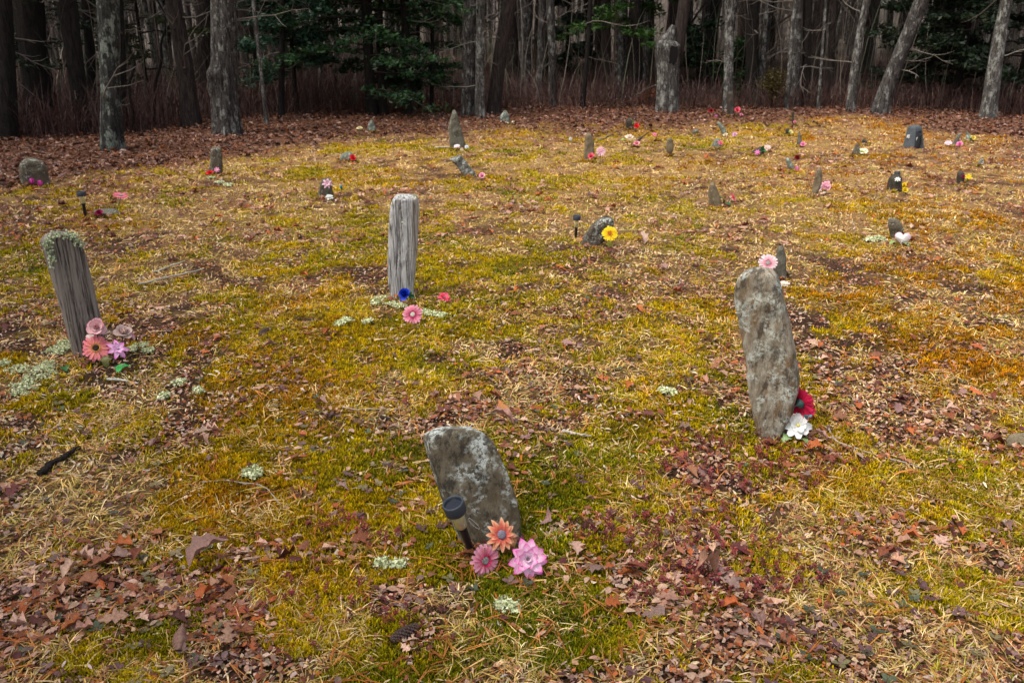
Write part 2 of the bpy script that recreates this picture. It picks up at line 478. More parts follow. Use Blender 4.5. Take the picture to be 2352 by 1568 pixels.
# --- moss sprigs: little three bladed tufts
TVm = []; TFm = []
for k in range(4):
    a = k * PI / 2 + .3; dx, dy = math.cos(a), math.sin(a); L = (1, .8, .9, .7)[k]
    q = len(TVm)
    TVm += [(-dy * .2, dx * .2, -.2), (dy * .2, -dx * .2, -.2), (dx * .75 * L + dy * .07, dy * .75 * L - dx * .07, 1.0 * L), (dx * .75 * L - dy * .07, dy * .75 * L + dx * .07, 1.0 * L)]
    TFm.append((q, q + 1, q + 2, q + 3))
x, y = sample(430000, 1.15, 15, 1.15)
wm, wg, wl, wr, hue, fo, _, _ = fields(x, y)
k = RNG.random(len(x)) < np.clip(wm * 1.0, 0, 1) * (1 - .6 * wl); x, y, hue = x[k], y[k], hue[k]
n = len(x); d = np.hypot(x, y)
col = mosscol(np.clip(hue + U(n, -.4, .4), 0, 2)) * (U(n, .45, 1.6) * (1 + .55 * fbm(x * 7, y * 7, oct=3, seed=120)))[:, None]
sz = U(n, .007, .016) * (1 + .10 * (d - 2))
z = H(x, y) + wm[k] * .012 * fbm(x * 9, y * 9, oct=3, seed=70) + .002
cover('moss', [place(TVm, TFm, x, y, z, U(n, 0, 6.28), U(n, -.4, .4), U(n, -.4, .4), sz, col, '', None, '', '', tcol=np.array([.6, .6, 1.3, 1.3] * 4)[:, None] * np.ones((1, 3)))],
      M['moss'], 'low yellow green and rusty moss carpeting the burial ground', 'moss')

# --- dry grass in tufts and lying straws
STRAW = [(.60, .36, .12), (.68, .46, .18), (.46, .24, .07), (.50, .36, .09), (.72, .54, .28), (.36, .30, .04)]
x, y = sample(30000, 1.15, 15.5, .9)
wm, wg, wl, wr, hue, fo, _, _ = fields(x, y)
k = RNG.random(len(x)) < np.clip((wg ** 1.2) * (.8 + .3 * sst(2.6, 5, y)) + .05, 0, 1) * (1 - fo) * (1 - .45 * wl); x, y = x[k], y[k]
nb = 12
n = len(x) * nb; tx = np.repeat(x, nb); ty = np.repeat(y, nb); d = np.hypot(tx, ty)
lean = np.repeat(U(len(x), 0, 6.28), nb)
spread = .016 * (1 + .25 * d)
a = U(n, 0, 6.28); rr = np.sqrt(U(n, 0, 1)) * spread
tcolr = np.repeat(pal(STRAW, len(x), .15), nb, 0) * np.repeat(U(len(x), .65, 1.35), nb)[:, None] * U(n, .7, 1.35)[:, None]
X0 = tx + np.cos(a) * rr; Y0 = ty + np.sin(a) * rr
yaw = np.where(U(n, 0, 1) < .55, a - PI / 2, lean + U(n, -.7, .7))
L = U(n, .02, .062); W = L * 0 + U(n, .0009, .0016) * (1 + .24 * np.maximum(d - 2, 0)); 
bt = []
for q, (bend) in enumerate((.9, 1.7, 2.5)):
    V_, F_ = ribbon(4 if q else 3, 1, 1, bend); kk = RNG.integers(0, 3, n) == q
    if q == 2: kk &= (d < 6)
    m_ = kk.sum()
    bt.append(place(V_, F_, X0[kk], Y0[kk], H(X0[kk], Y0[kk]), yaw[kk], U(m_, .35, 1.2), U(m_, -.5, .5),
                    np.stack([W[kk], L[kk], L[kk]], 1), tcolr[kk], '', None, '', ''))
x, y = sample(70000, 1.15, 15.5, .98)
wm, wg, wl, wr, hue, fo, _, _ = fields(x, y)
k = RNG.random(len(x)) < np.clip(wg * .85 + .06, 0, 1) * (1 - fo) * (1 - .3 * wl); x, y = x[k], y[k]; n = len(x); d = np.hypot(x, y)
V_, F_ = ribbon(3, 1, 1, .8); L = U(n, .03, .09)
bt.append(place(V_, F_, x, y, H(x, y) + U(n, .003, .014), U(n, 0, 6.28), U(n, -.05, .35), U(n, -.8, .8),
                np.stack([U(n, .0009, .0018) * (1 + .24 * np.maximum(d - 2, 0)), L, L], 1), pal(STRAW, n, .2) * 1.05, '', None, '', ''))
cover('dry_grass', bt, M['grass'], 'straw coloured winter grass in tufts over the burial ground', 'grass')

# --- small pale chips and dead bits
CH = [(.60, .46, .28), (.66, .54, .38), (.50, .35, .2), (.42, .30, .24), (.36, .2, .11), (.58, .5, .42)]
x, y = sample(42000, 1.15, 14, 1.35)
wm, wg, wl, wr, hue, fo, px, py = fields(x, y)
cl = sst(-.3, .35, fbm(x * 2.2, y * 2.2, oct=3, seed=90))
k = RNG.random(len(x)) < (.10 + .90 * cl) ** 1.4 * (1 - .8 * fo); x, y = x[k], y[k]; n = len(x); d = np.hypot(x, y)
V_, F_ = oval(.12, .3, .12); sz = U(n, .012, .030) * (1 + .06 * (d - 2))
sc = np.stack([sz * U(n, .7, 1.5), sz, sz * U(n, -1.5, 1.5)], 1)
b1 = place(V_, F_, x, y, H(x, y) + U(n, .004, .016), U(n, 0, 6.28), U(n, -.45, .45), U(n, -.5, .5), sc, pal(CH, n, .18, [.28, .22, .2, .1, .12, .08]), '', None, '', '')
# --- dead leaves
LF = [(.23, .075, .03), (.28, .115, .06), (.40, .22, .15), (.16, .045, .025), (.50, .31, .22), (.38, .10, .025), (.24, .14, .12), (.11, .03, .025)]
bt = [b1]
def leaves(n0, dmin, dmax, p, wfun, smin, smax, lift, P=LF, w=None, temps=OAK, zs=1.0):
    x, y = sample(n0, dmin, dmax, p)
    f = fields(x, y); k = RNG.random(len(x)) < wfun(f); x, y = x[k], y[k]; n = len(x)
    cols = pal(P, n, .28, w)
    q = RNG.integers(0, len(temps), n)
    for j, (V_, F_) in enumerate(temps):
        kk = q == j; m_ = kk.sum()
        if not m_: continue
        sz = U(m_, smin, smax)
        sc = np.stack([sz * U(m_, .8, 1.25), sz, sz * U(m_, .25, .7) * zs], 1)
        bt.append(place(V_, F_, x[kk], y[kk], H(x[kk], y[kk]) + U(m_, .004, lift), U(m_, 0, 6.28), U(m_, -.24, .24), U(m_, -.35, .35), sc, cols[kk], '', None, '', ''))
OV = [oval(.15, .5, .28), oval(-.15, .9, .3), oval(.2, -.6, .25)]
leaves(6500, 1.15, 9, 1.4, lambda f: np.clip(f[2] ** 1.6, 0, 1) * .9, .03, .072, .03)
leaves(60000, 1.15, 15, 1.15, lambda f: np.clip(f[2] * .9 + .03, 0, 1), .012, .036, .02, temps=OV + OAK[:2], w=[.14, .16, .2, .08, .2, .08, .1, .04])
# thick litter along the wood's edge and under the trees
leaves(100000, 7, 26, 0.35, lambda f: f[5] * .97, .04, .09, .05, P=[(.15, .06, .03), (.20, .095, .06), (.29, .165, .12), (.10, .04, .025), (.38, .24, .19), (.23, .08, .03), (.17, .1, .085), (.06, .025, .02)], w=[.22, .17, .12, .2, .05, .08, .06, .10])
leaves(16000, 6, 17, 0.6, lambda f: np.clip(f[2] * .5 + .02, 0, 1) * (1 - f[5]), .04, .09, .03, w=[.2, .18, .2, .08, .14, .1, .06, .04])
# crumbs of broken leaf over everything
x, y = sample(230000, 1.15, 15.5, 1.05); f = fields(x, y)
k = RNG.random(len(x)) < np.clip(.14 + .55 * f[2] + .12 * f[1] - .4 * f[0] + .6 * (1 - f[0]) * (1 - f[1]), .04, 1) * (1 - .7 * f[5]); x, y = x[k], y[k]; n = len(x); d = np.hypot(x, y)
V_ = [(-.5, -.35, 0), (.5, -.5, .12), (.4, .5, 0), (-.35, .4, .2)]; sz = U(n, .005, .015) * (1 + .05 * (d - 2))
bt.append(place(V_, [(0, 1, 2, 3)], x, y, H(x, y) + U(n, .002, .014), U(n, 0, 6.28), U(n, -.7, .7), U(n, -.7, .7), np.stack([sz * U(n, .5, 1.5), sz, sz], 1), pal(LF + CH[2:5] + [(.5, .3, .2), (.12, .045, .03), (.2, .07, .03)], n, .35), '', None, '', ''))
cover('leaf_litter', bt, M['litter'], 'brown and pinkish dead leaves and pale chips strewn over the ground', 'leaf litter')

# --- pine needles: orange pairs
x, y = sample(5200, 1.15, 7, 1.5); f = fields(x, y)
k = RNG.random(len(x)) < .35 + .5 * f[0]; x, y = x[k], y[k]; n = len(x)
V_, F_ = ribbon(3, 1, 1, .5)
yaw = U(n, 0, 6.28); L = U(n, .05, .12); d = np.hypot(x, y)
W = U(n, .0008, .0013) * (1 + .2 * d); cols = pal([(.42, .13, .025), (.50, .2, .05), (.3, .09, .02)], n, .2)
z = H(x, y) + U(n, .006, .018)
bt2 = [place(V_, F_, x, y, z, yaw + dd, U(n, -.02, .25), U(n, -.5, .5), np.stack([W, L, L], 1), cols, '', None, '', '') for dd in (0, .12)]
cover('pine_needles', bt2, M['grass'], 'orange fallen pine needles scattered on the moss', 'pine needles')

# --- maroon ground plants: stalks set with small oval leaves
x, y = sample(15000, 1.15, 7, 1.3); f = fields(x, y)
k = RNG.random(len(x)) < f[3] * .9; x, y = x[k], y[k]; n = len(x); nl = 11
xs = np.repeat(x, nl); ys2 = np.repeat(y, nl); t = np.tile(np.arange(nl) / nl, n); N_ = n * nl
az = np.tile(np.arange(nl) * 2.4, n) + np.repeat(U(n, 0, 6.28), nl)
hh = np.repeat(U(n, .018, .05), nl) * t; tiltx = np.repeat(U(n, -.5, .5), nl); tilty = np.repeat(U(n, -.5, .5), nl)
V_, F_ = oval(.08, .25, .27); V_ = np.array(V_) + np.array([0, .6, 0])
sz = U(N_, .007, .014)
cols = np.repeat(pal([(.14, .02, .026), (.2, .028, .03), (.10, .02, .025), (.26, .04, .04)], n, .25), nl, 0) * U(N_, .7, 1.3)[:, None]
b1 = place(V_, F_, xs + hh * tiltx, ys2 + hh * tilty, H(xs, ys2) + hh + .006, az, U(N_, .1, .8), U(N_, -.3, .3), np.stack([sz, sz, sz], 1), cols, '', None, '', '')
# broader dusky green purple leaves of creeping plants
x, y = sample(2600, 1.15, 5, 1.5); f = fields(x, y)
k = RNG.random(len(x)) < sst(.0, .5, fbm(x * 2, y * 2, oct=2, seed=99)) * .9; x, y = x[k], y[k]; n = len(x)
nl = 4; xs = np.repeat(x, nl); ys2 = np.repeat(y, nl); N_ = n * nl; az = np.tile(np.arange(nl) * 1.6, n) + np.repeat(U(n, 0, 6.28), nl)
V_, F_ = oval(.05, .12, .36); V_ = np.array(V_) + np.array([0, .6, 0]); sz = U(N_, .012, .024)
cols = np.repeat(pal([(.11, .05, .055), (.07, .085, .05), (.15, .085, .075), (.17, .14, .07)], n, .25), nl, 0)
b2 = place(V_, F_, xs, ys2, H(xs, ys2) + .012, az, U(N_, .1, .5), U(N_, -.3, .3), np.stack([sz, sz, sz], 1), cols, '', None, '', '')
cover('maroon_ground_plants', [b1, b2], M['litter'], 'dark maroon creeping plants growing low in the moss', 'ground plants')
# ------------------------------------------------------------------ trees
def resample(P, R, n):
    P = [np.array(p, float) for p in P]; s = [0]
    for a, b_ in zip(P, P[1:]): s.append(s[-1] + np.linalg.norm(b_ - a))
    t = np.linspace(0, s[-1], n); P = np.array(P)
    Q = np.stack([np.interp(t, s, P[:, k]) for k in range(3)], 1)
    rr = np.interp(t, s, R)
    for _ in range(2):
        Q[1:-1] = (Q[:-2] + 2 * Q[1:-1] + Q[2:]) / 4
        rr[1:-1] = (rr[:-2] + 2 * rr[1:-1] + rr[2:]) / 4
    return Q, rr

def trunk_mesh(P, R, seg, n, amp, seed, flare=.35, vert=5.0, burl=None):
    Q, rr = resample(P, R, n); V = []; F = []
    a = np.linspace(0, 2 * PI, seg, endpoint=False)
    for i in range(n):
        h = Q[i, 2] - Q[0, 2]; r0 = rr[i]
        fl = 1 + flare * math.exp(-max(h, 0) / .22) * (1 + .5 * np.sin(a * 5 + seed))
        nz = fbm(np.cos(a) * vert + seed, np.sin(a) * vert, np.full(seg, h * 1.1), 3, seed) * amp + fbm(np.cos(a) * 1.5, np.sin(a) * 1.5 + seed, np.full(seg, h * 2.2), 2, seed + 5) * amp * .9
        r = r0 * (fl + nz)
        if burl:
            for bz, ba, bs, bh in burl:
                r = r + bh * np.exp(-((h - bz) / bs) ** 2 - ((np.angle(np.exp(1j * (a - ba)))) / .7) ** 2) * (1 + .5 * fbm(np.cos(a) * 7, np.sin(a) * 7, np.full(seg, h * 14), 3, 8))
        V.append(np.stack([Q[i, 0] + np.cos(a) * r, Q[i, 1] + np.sin(a) * r, np.full(seg, Q[i, 2])], 1))
    V = np.concatenate(V)
    for i in range(n - 1):
        for k in range(seg):
            k2 = (k + 1) % seg; F.append((i * seg + k, i * seg + k2, (i + 1) * seg + k2, (i + 1) * seg + k))
    return V, np.array(F)

def limbs(top, r, seed, n=8, base=None, reach=1.8, col=(.1, .085, .075), low=.45):
    "bare boughs with twigs"
    rd = random.Random(seed); mb = MB(); b0 = Vector(base); t0 = Vector(top)
    for i in range(n):
        t = low + (1 - low) * (i + rd.random()) / n
        p = b0.lerp(t0, min(t, 1)); az = rd.uniform(0, 2 * PI); L = reach * rd.uniform(.6, 1.1) * (1.25 - .6 * t)
        pts = [p]; d = Vector((math.cos(az), math.sin(az), rd.uniform(.3, .9))).normalized()
        for k in range(4):
            d = (d + Vector((rd.uniform(-.25, .25), rd.uniform(-.25, .25), rd.uniform(-.05, .25)))).normalized()
            pts.append(pts[-1] + d * L / 4)
        rr = r * rd.uniform(.25, .4)
        mb.tube(pts, [rr, rr * .8, rr * .55, rr * .35, rr * .12], 5, col)
        for k in range(5):
            q = pts[1 + k % 4].lerp(pts[min(2 + k % 4, 4)], rd.random())
            dd = (d + Vector((rd.uniform(-1, 1), rd.uniform(-1, 1), rd.uniform(-.3, .6)))).normalized(); l = L * rd.uniform(.25, .5)
            m1 = q + dd * l * .5 + Vector((0, 0, rd.uniform(-.05, .1)))
            mb.tube([q, m1, q + dd * l + Vector((0, 0, .1))], [rr * .28, rr * .18, rr * .05], 3, col, cap=False)
    return mb

def leafcloud(clumps, per, size, cols, seed, flat=.35, quad=True):
    "leaf sized faces spread through many small clumps (centre, radius)"
    r = np.random.default_rng(seed); n = len(clumps) * per
    C = np.repeat(np.array([c_[:3] for c_ in clumps]), per, 0); R = np.repeat(np.array([c_[3] for c_ in clumps]), per)
    g = r.normal(size=(n, 3)) * .5; g[:, 2] *= flat
    P = C + g * R[:, None]
    u = r.normal(size=(n, 3)); u[:, 2] *= .5; u /= np.linalg.norm(u, axis=1)[:, None]
    v = r.normal(size=(n, 3)); v -= u * (v * u).sum(1)[:, None]; v /= np.linalg.norm(v, axis=1)[:, None]
    s = (size * r.uniform(.6, 1.4, n))[:, None]
    V = np.stack([P - u * s, P + v * s * .42, P + u * s, P - v * s * .42], 1).reshape(-1, 3)
    F = np.arange(n * 4).reshape(n, 4)
    cc = np.array(cols)[r.integers(0, len(cols), n)] * r.uniform(.6, 1.5, (n, 1))
    return V, F, np.repeat(cc, 4, 0)

def roots(base): return Vector((base.x, base.y, base.z - .12))

def tree(name, label, path, widths, mat, seed, height=8.5, group=None, seg=None, burl=None, flare=.3, cat='tree', moss=False, crown=True, lean_ext=1.0, ndiv=None):
    base = gp(*path[0]); d = (base - Vector((0, 0, CAMH))).length
    P = [roots(base), base] + [pl(u, v, base) for u, v in path[1:]]
    R = [widths[0] / 2 * d / FPX] * 2 + [w / 2 * d / FPX for w in widths[1:]]
    top = P[-1]
    if top.z < height and height > 3:
        dirv = (P[-1] - P[-2]).normalized(); dirv = Vector((dirv.x * .6 * lean_ext, dirv.y, max(dirv.z, .5))).normalized()
        ext = top + dirv * (height - top.z) / dirv.z
        P.append(ext); R.append(R[-1] * .3)
    pr = FPX * R[0] / d
    seg = seg or int(min(72, max(10, pr * 2.2)))
    n = ndiv or int(min(170, max(14, seg * 2)))
    t = empty(name, base); tag(t, label, cat, group)
    V, F = trunk_mesh(P, R, seg, n, .11 if seg > 20 else .08, seed, flare, burl=burl)
    o = meshobj('trunk', V, F, mat, t, smooth=True, origin=None)
    o.data.transform(Matrix.Translation(-base))
    if crown and height > 3:
        mb = limbs(P[-1], R[1], seed, 9, base=base + Vector((0, 0, 0)), low=.5, col=(.09, .075, .065))
        rd = random.Random(seed + 500)      # dead lower branches, thin and crooked
        for _ in range(5 if widths[0] > 12 else 2):
            s = rd.uniform(.06, .35); p = base.lerp(P[-1], s); az = rd.uniform(0, 6.28); dd = Vector((math.cos(az), math.sin(az), rd.uniform(-.25, .5))); L = rd.uniform(.4, 1.3); q = [p]
            for k in range(5):
                dd = (dd + Vector((rd.uniform(-.35, .35), rd.uniform(-.3, .3), rd.uniform(-.3, .3)))).normalized(); q.append(q[-1] + dd * L / 5)
            mb.tube(q, [.014, .011, .009, .007, .005, .002], 5, (.16, .14, .12), cap=False)
            for k in (2, 3, 4):
                e_ = (dd + Vector((rd.uniform(-1, 1), rd.uniform(-1, 1), rd.uniform(-.6, .6)))).normalized(); mb.tube([q[k], q[k] + e_ * L * .2, q[k] + e_ * L * .35 + Vector((0, 0, .04))], [.006, .004, .0015], 4, (.15, .13, .11), cap=False)
        c_ = mb.build('crown', M['twig'], t, origin=None); c_.data.transform(Matrix.Translation(-base))
    return t, base, P, d

TG = 'trees at the edge of the woods'
def T(label, path, widths, mat, seed, **k): return tree(k.pop('name', 'bare_tree'), label, path, widths, M[mat], seed, group=TG, **k)

t1, b1_, _, d1 = T('grey green lichen-covered trunk with a mossy foot, standing forward of the left treeline', [(258, 346), (253, 200), (249, 0)], [44, 38, 42], 'bark_lichen', 1, flare=.18)
t2, b2_, _, d2 = T('thickest grey oak trunk with deep furrowed bark and a knobbly burl on its left side', [(522, 311), (514, 200), (515, 0)], [58, 52, 50], 'bark_oak', 2, name='oak_tree', seg=96, ndiv=200, flare=.22,
       burl=[(.98, PI * 1.25, .09, .07), (.80, PI * 1.1, .10, .05)])
T('near-black trunk leaning left between the leftmost trees and the lichen-covered trunk', [(191, 309), (171, 130), (152, 0)], [27, 31, 35], 'bark_dark', 3)
T('dark trunk rising close behind the right side of the lichen-covered trunk', [(284, 298), (280, 150), (272, 0)], [18, 17, 18], 'bark_dark', 4)
T('dark brown trunk with a pale knot hole, leaning left just left of the big oak', [(440, 291), (425, 150), (398, 0)], [38, 32, 30], 'bark_brown', 5)
T('wide black trunk near the left edge of the woods', [(94, 309), (80, 150), (62, 0)], [46, 48, 54], 'bark_dark', 6)
T('black trunk at the far left edge of the photo', [(18, 322), (14, 150), (2, 0)], [34, 34, 36], 'bark_dark', 7)
T('slim dark trunk between the leaning black one and the lichen-covered trunk', [(216, 288), (207, 120), (199, 0)], [17, 18, 20], 'bark_dark', 8)
T('dark trunk half hidden behind the left side of the big oak', [(474, 258), (470, 100), (466, 0)], [28, 28, 29], 'bark_brown', 9)
T('slim grey sapling leaning left to the right of the big oak', [(612, 285), (600, 150), (581, 0)], [9, 8, 9], 'bark_pale', 10, name='sapling')
T('thin dark trunk under the left part of the evergreen boughs', [(645, 272), (648, 130), (650, 0)], [13, 12, 12], 'bark_dark', 11)
T('slim dark trunk right of the evergreen with the wide bough skirts', [(937, 266), (934, 120), (928, 0)], [17, 16, 17], 'bark_dark', 13)
T('thinnest dark trunk between the evergreens and the grey pair', [(990, 259), (993, 120), (995, 0)], [9, 8, 8], 'bark_dark', 14, name='sapling')
T('grey brown left trunk of the close pair behind the tall pointed stone', [(1075, 268), (1077, 130), (1081, 0)], [30, 27, 30], 'bark_oak', 15)
T('pale lichen-grey right trunk of the close pair behind the tall pointed stone', [(1102, 270), (1103, 130), (1104, 0)], [22, 19, 18], 'bark_pale', 16, flare=.3)
T('dark trunk leaning right just right of the grey pair', [(1133, 262), (1148, 130), (1171, 0)], [29, 29, 30], 'bark_brown', 17)
T('straight grey trunk set back between the leaning dark trunk and the forked grey one', [(1207, 216), (1208, 100), (1209, 0)], [25, 23, 24], 'bark_oak', 18)
T('grey trunk with a dark base right of the straight set-back trunk', [(1270, 247), (1268, 120), (1264, 0)], [17, 17, 18], 'bark_oak', 19)
T('dark slender trunk leaning right, midway between the grey pair and the broken snag', [(1336, 250), (1349, 150), (1356, 0)], [11, 9, 10], 'bark_dark', 20)
T('brown trunk seen between the slender leaning one and the white-flecked birch', [(1392, 216), (1392, 100), (1392, 0)], [22, 21, 21], 'bark_brown', 21)
T('white-flecked pale trunk under the green pine boughs', [(1426, 229), (1426, 120), (1427, 0)], [13, 12, 11], 'bark_pale', 22, name='birch_tree')
T('greenish pale trunk between the pine and the broken snag', [(1482, 222), (1483, 100), (1484, 0)], [12, 11, 10], 'bark_pale', 24)
T('dark trunk leaning right behind the broken snag', [(1624, 218), (1634, 100), (1646, 0)], [22, 22, 22], 'bark_dark', 26)
T('pale grey trunk right of the broken snag, dark headstone at its foot', [(1672, 256), (1674, 120), (1676, 0)], [22, 19, 20], 'bark_pale', 27)
T('wide dark trunk right of the pale one with the headstone at its foot', [(1726, 238), (1728, 120), (1727, 0)], [27, 26, 26], 'bark_dark', 28)
T('pale bent trunk beside the small yellowish bush', [(1747, 236), (1752, 130), (1762, 0)], [17, 12, 11], 'bark_pale', 29)
T('slim whitish trunk leaning right behind the thin dark grave post', [(1806, 252), (1812, 160), (1826, 0)], [9, 8, 8], 'bark_pale', 30, name='sapling')
T('olive-grey trunk next to the slim whitish one', [(1826, 246), (1828, 130), (1833, 0)], [20, 20, 18], 'bark_oak', 31)
T('straight dark trunk right of the olive-grey trunk', [(1851, 246), (1853, 130), (1855, 0)], [17, 17, 18], 'bark_dark', 32)
T('pencil-thin pale stem leaning right between the dark trunks', [(1880, 251), (1888, 120), (1897, 0)], [7, 6, 6], 'bark_pale', 33, name='sapling')
T('brownish trunk left of the pale curved one', [(1906, 240), (1909, 120), (1915, 0)], [15, 14, 15], 'bark_brown', 34)
T('pale curved trunk left of the strongly leaning grey trunk', [(1953, 257), (1962, 160), (1972, 90), (1992, 0)], [19, 16, 15, 14], 'bark_pale', 35)
T('grey trunk leaning strongly to the right above the granite headstone', [(2019, 261), (2046, 180), (2082, 90), (2118, 0)], [34, 30, 28, 27], 'bark_oak', 36, lean_ext=1.4)
T('pale grey trunk standing alone in front of the dark thicket at the right edge', [(2268, 274), (2285, 150), (2311, 0)], [30, 26, 20], 'bark_pale', 37, flare=.25)

# the broken snag; a dark patch on it paints the shade of the hollow
sn, sb, SP_, sd = tree('snag_tree', 'thick pale broken trunk with a square dark hollow and a leaning dark fork', [(1533, 257), (1534, 180), (1533, 104), (1528, 92)], [50, 46, 52, 38], M['bark_pale'], 38, height=1, group=TG, seg=56, ndiv=90, flare=.12)
def inpl(pts, base): return [pl(u, v, base) - base for u, v in pts]
mb = MB(); k_ = sd / FPX
pp = inpl([(1556, 150), (1562, 90), (1570, 40), (1580, -40), (1600, -300), (1610, -700)], sb)
mb.tube([p + Vector((0, .1, 0)) for p in pp], [12 * k_, 13 * k_, 13 * k_, 12 * k_, 9 * k_, 4 * k_], 14, (.08, .07, .06))
mb.build('fork', M['bark_brown'], sn)
mb = MB(); mb.tube([pl(1530, 104, sb) - sb, pl(1538, 86, sb) - sb, pl(1543, 70, sb) - sb, pl(1547, 58, sb) - sb], [20 * k_, 14 * k_, 9 * k_, 5 * k_], 12, (.3, .29, .27)); mb.build('broken_top', M['bark_pale'], sn)
hol = MB(); c0 = pl(1547, 127, sb) - sb; n_ = -Vector((sb.x, sb.y, 0)).normalized(); rt = Vector((1, 0, 0))
V = []
for i, (a_, b_) in enumerate([(-9, -16), (-8, 14), (-5, 20), (3, 17), (7, 19), (9, 10), (8, -12), (3, -18), (-4, -15)]):
    V.append(tuple(c0 + rt * a_ * k_ + Vector((0, 0, 1)) * b_ * k_ + n_ * 24.5 * k_))
V2 = [tuple(Vector(v) - n_ * 9 * k_) for v in V]
hol.add(V + V2, [tuple(range(9))] + [(i, (i + 1) % 9, (i + 1) % 9 + 9, i + 9) for i in range(9)], (.008, .006, .006))
hol.build('hollow', M['twig'], sn, smooth=False)

# winding dark saplings
def sapling(label, pts, w0, mat='bark_dark', seed=0):
    base = gp(*pts[0]); d = (base - Vector((0, 0, CAMH))).length; t = empty('sapling', base); tag(t, label, 'sapling', 'crooked saplings in the woods')
    P = [pl(u, v, base) - base for u, v in pts]; P[0].z -= .05; n = len(P)
    while P[-1].z < 3.4: P.append(P[-1] + Vector((random.uniform(-.12, .12), 0, .4)))
    mb = MB(); Q, rr = resample(P, list(np.linspace(w0 / 2 * d / FPX, w0 / 6 * d / FPX, len(P))), 40)
    mb.tube([Vector(q) for q in Q], list(rr), 7, (.05, .045, .04)); mb.build('trunk', M[mat], t)
    mb = limbs(Q[-1], .05, seed + 60, 6, base=Q[10], reach=.9, low=.1); mb.build('crown', M['twig'], t)
sapling('crooked dark sapling with a forked top right of the lichen-covered trunk', [(308, 303), (305, 250), (295, 210), (297, 180), (308, 160), (317, 140), (300, 120), (290, 100)], 6, seed=1)
sapling('snaking dark sapling midway between the lichen-covered trunk and the big oak', [(354, 290), (355, 230), (357, 185), (368, 150), (377, 138), (372, 125), (363, 112), (376, 80), (387, 52), (382, 35), (368, 18)], 7, seed=2)

# evergreens
GRN = [(.025, .07, .022), (.018, .055, .024), (.035, .085, .02), (.012, .035, .014)]
DGR = [(.010, .026, .012), (.016, .034, .012), (.008, .018, .01), (.02, .03, .012)]
def evergreen(label, u, v, width, z0, z1, R, nb, seed, cols=GRN, per=46, size=.04, name='evergreen_tree', droop=.25, gap=.0, mat='bark_dark', wide=1.0, dist=None, path=None, side=None):
    rd = random.Random(seed); base = gp(u, v); d = (base - Vector((0, 0, CAMH))).length
    t = empty(name, base); tag(t, label, 'evergreen', 'evergreens in the woods')
    r = width / 2 * d / FPX
    V, F = trunk_mesh([Vector((0, 0, -.1)), Vector((0, 0, 0)), Vector((.02, 0, z1 * .5)), Vector((0, .05, z1 + .4))], [r, r, r * .8, r * .25], 14, 30, .08, seed)
    meshobj('trunk', V, F, M[mat], t, smooth=True)
    cl = []; br = MB()
    for i in range(nb):
        z = z0 + (z1 - z0) * (i + rd.random()) / nb
        az = rd.uniform(0, 2 * PI) if side is None or rd.random() < .35 else side + rd.uniform(-.9, .9)
        L = R * rd.uniform(.5, 1.15) * (1 - .45 * (z - z0) / (z1 - z0)); pts = []
        for k in range(6):
            s = k / 5; pts.append(Vector((math.cos(az) * L * s * wide, math.sin(az) * L * s, z + .15 * s - droop * L * s * s + rd.uniform(-.03, .03))))
        br.tube(pts, [.018, .015, .012, .009, .006, .003], 4, (.04, .032, .028), cap=False)
        for k in range(int(4 + L * 3)):
            s = rd.uniform(.25, 1.05); a_ = pts[min(5, int(s * 5))]
            off = Vector((-math.sin(az), math.cos(az), 0)) * rd.uniform(-.3, .3) * L * .5
            if rd.random() < gap: continue
            cl.append((a_.x + off.x, a_.y + off.y, a_.z + rd.uniform(-.06, .06), rd.uniform(.12, .26)))
    V, F, C = leafcloud(cl, per, size, cols, seed)
    cr = meshobj('crown', V, F, M['foliage'], t, col=C)
    bo = br.build('boughs', M['twig'], t)
    return t
evergreen('dark evergreen with green boughs hanging low on both sides, on a double brown trunk', 853, 266, 24, .45, 5.5, 2.1, 80, 1, size=.042, wide=1.15)
evergreen('second brown trunk of the double evergreen with sparse green boughs', 880, 265, 20, 1.0, 5, 1.5, 30, 2, size=.045, gap=.2)
evergreen('bluish green leafy evergreen over the brush right of the big oak', 682, 262, 10, .6, 4.6, 1.7, 52, 3, cols=[(.018, .06, .035), (.012, .04, .024), (.03, .07, .035)], size=.045)
evergreen('small evergreen with one long bough reaching right toward the grey pair', 965, 252, 9, .45, 4.5, 1.1, 16, 4, size=.045, side=0.0, gap=.15)
evergreen('bright green pine with boughs hanging above the white-flecked birch', 1447, 228, 27, 1.35, 6, 1.7, 34, 5, cols=[(.03, .08, .012), (.045, .1, .015), (.02, .06, .012)], size=.05, name='pine_tree', mat='bark_brown')
evergreen('leftmost dark evergreen with sky glinting between its leaves', 40, 298, 16, 1.0, 5.5, 1.7, 34, 6, cols=DGR, size=.035)
evergreen('dark evergreen between the two widest black trunks at the left', 130, 280, 14, 1.2, 5.5, 1.5, 26, 7, cols=DGR, size=.035, gap=.2)
evergreen('dark green thicket evergreen left of the pale trunk at the right edge', 2190, 248, 14, .25, 5, 1.9, 50, 8, cols=DGR, size=.05, wide=1.2)
evergreen('darkest evergreen thicket at the right edge of the photo', 2330, 252, 14, .25, 5.2, 2.1, 54, 9, cols=DGR, size=.05, wide=1.2)
evergreen('deep green evergreen behind the leaning grey trunk', 2120, 232, 14, .4, 5.5, 1.9, 40, 10, cols=DGR, size=.06)
evergreen('low dark green bush behind the broken snag and the pale trunk', 1600, 226, 6, .2, 1.5, .9, 16, 11, cols=DGR + GRN[:1], size=.05, name='evergreen_bush')
evergreen('low green bush at the right side of the pale trunk with the dark headstone', 1700, 230, 5, .2, 1.2, .7, 10, 12, cols=GRN, size=.05, name='evergreen_bush')
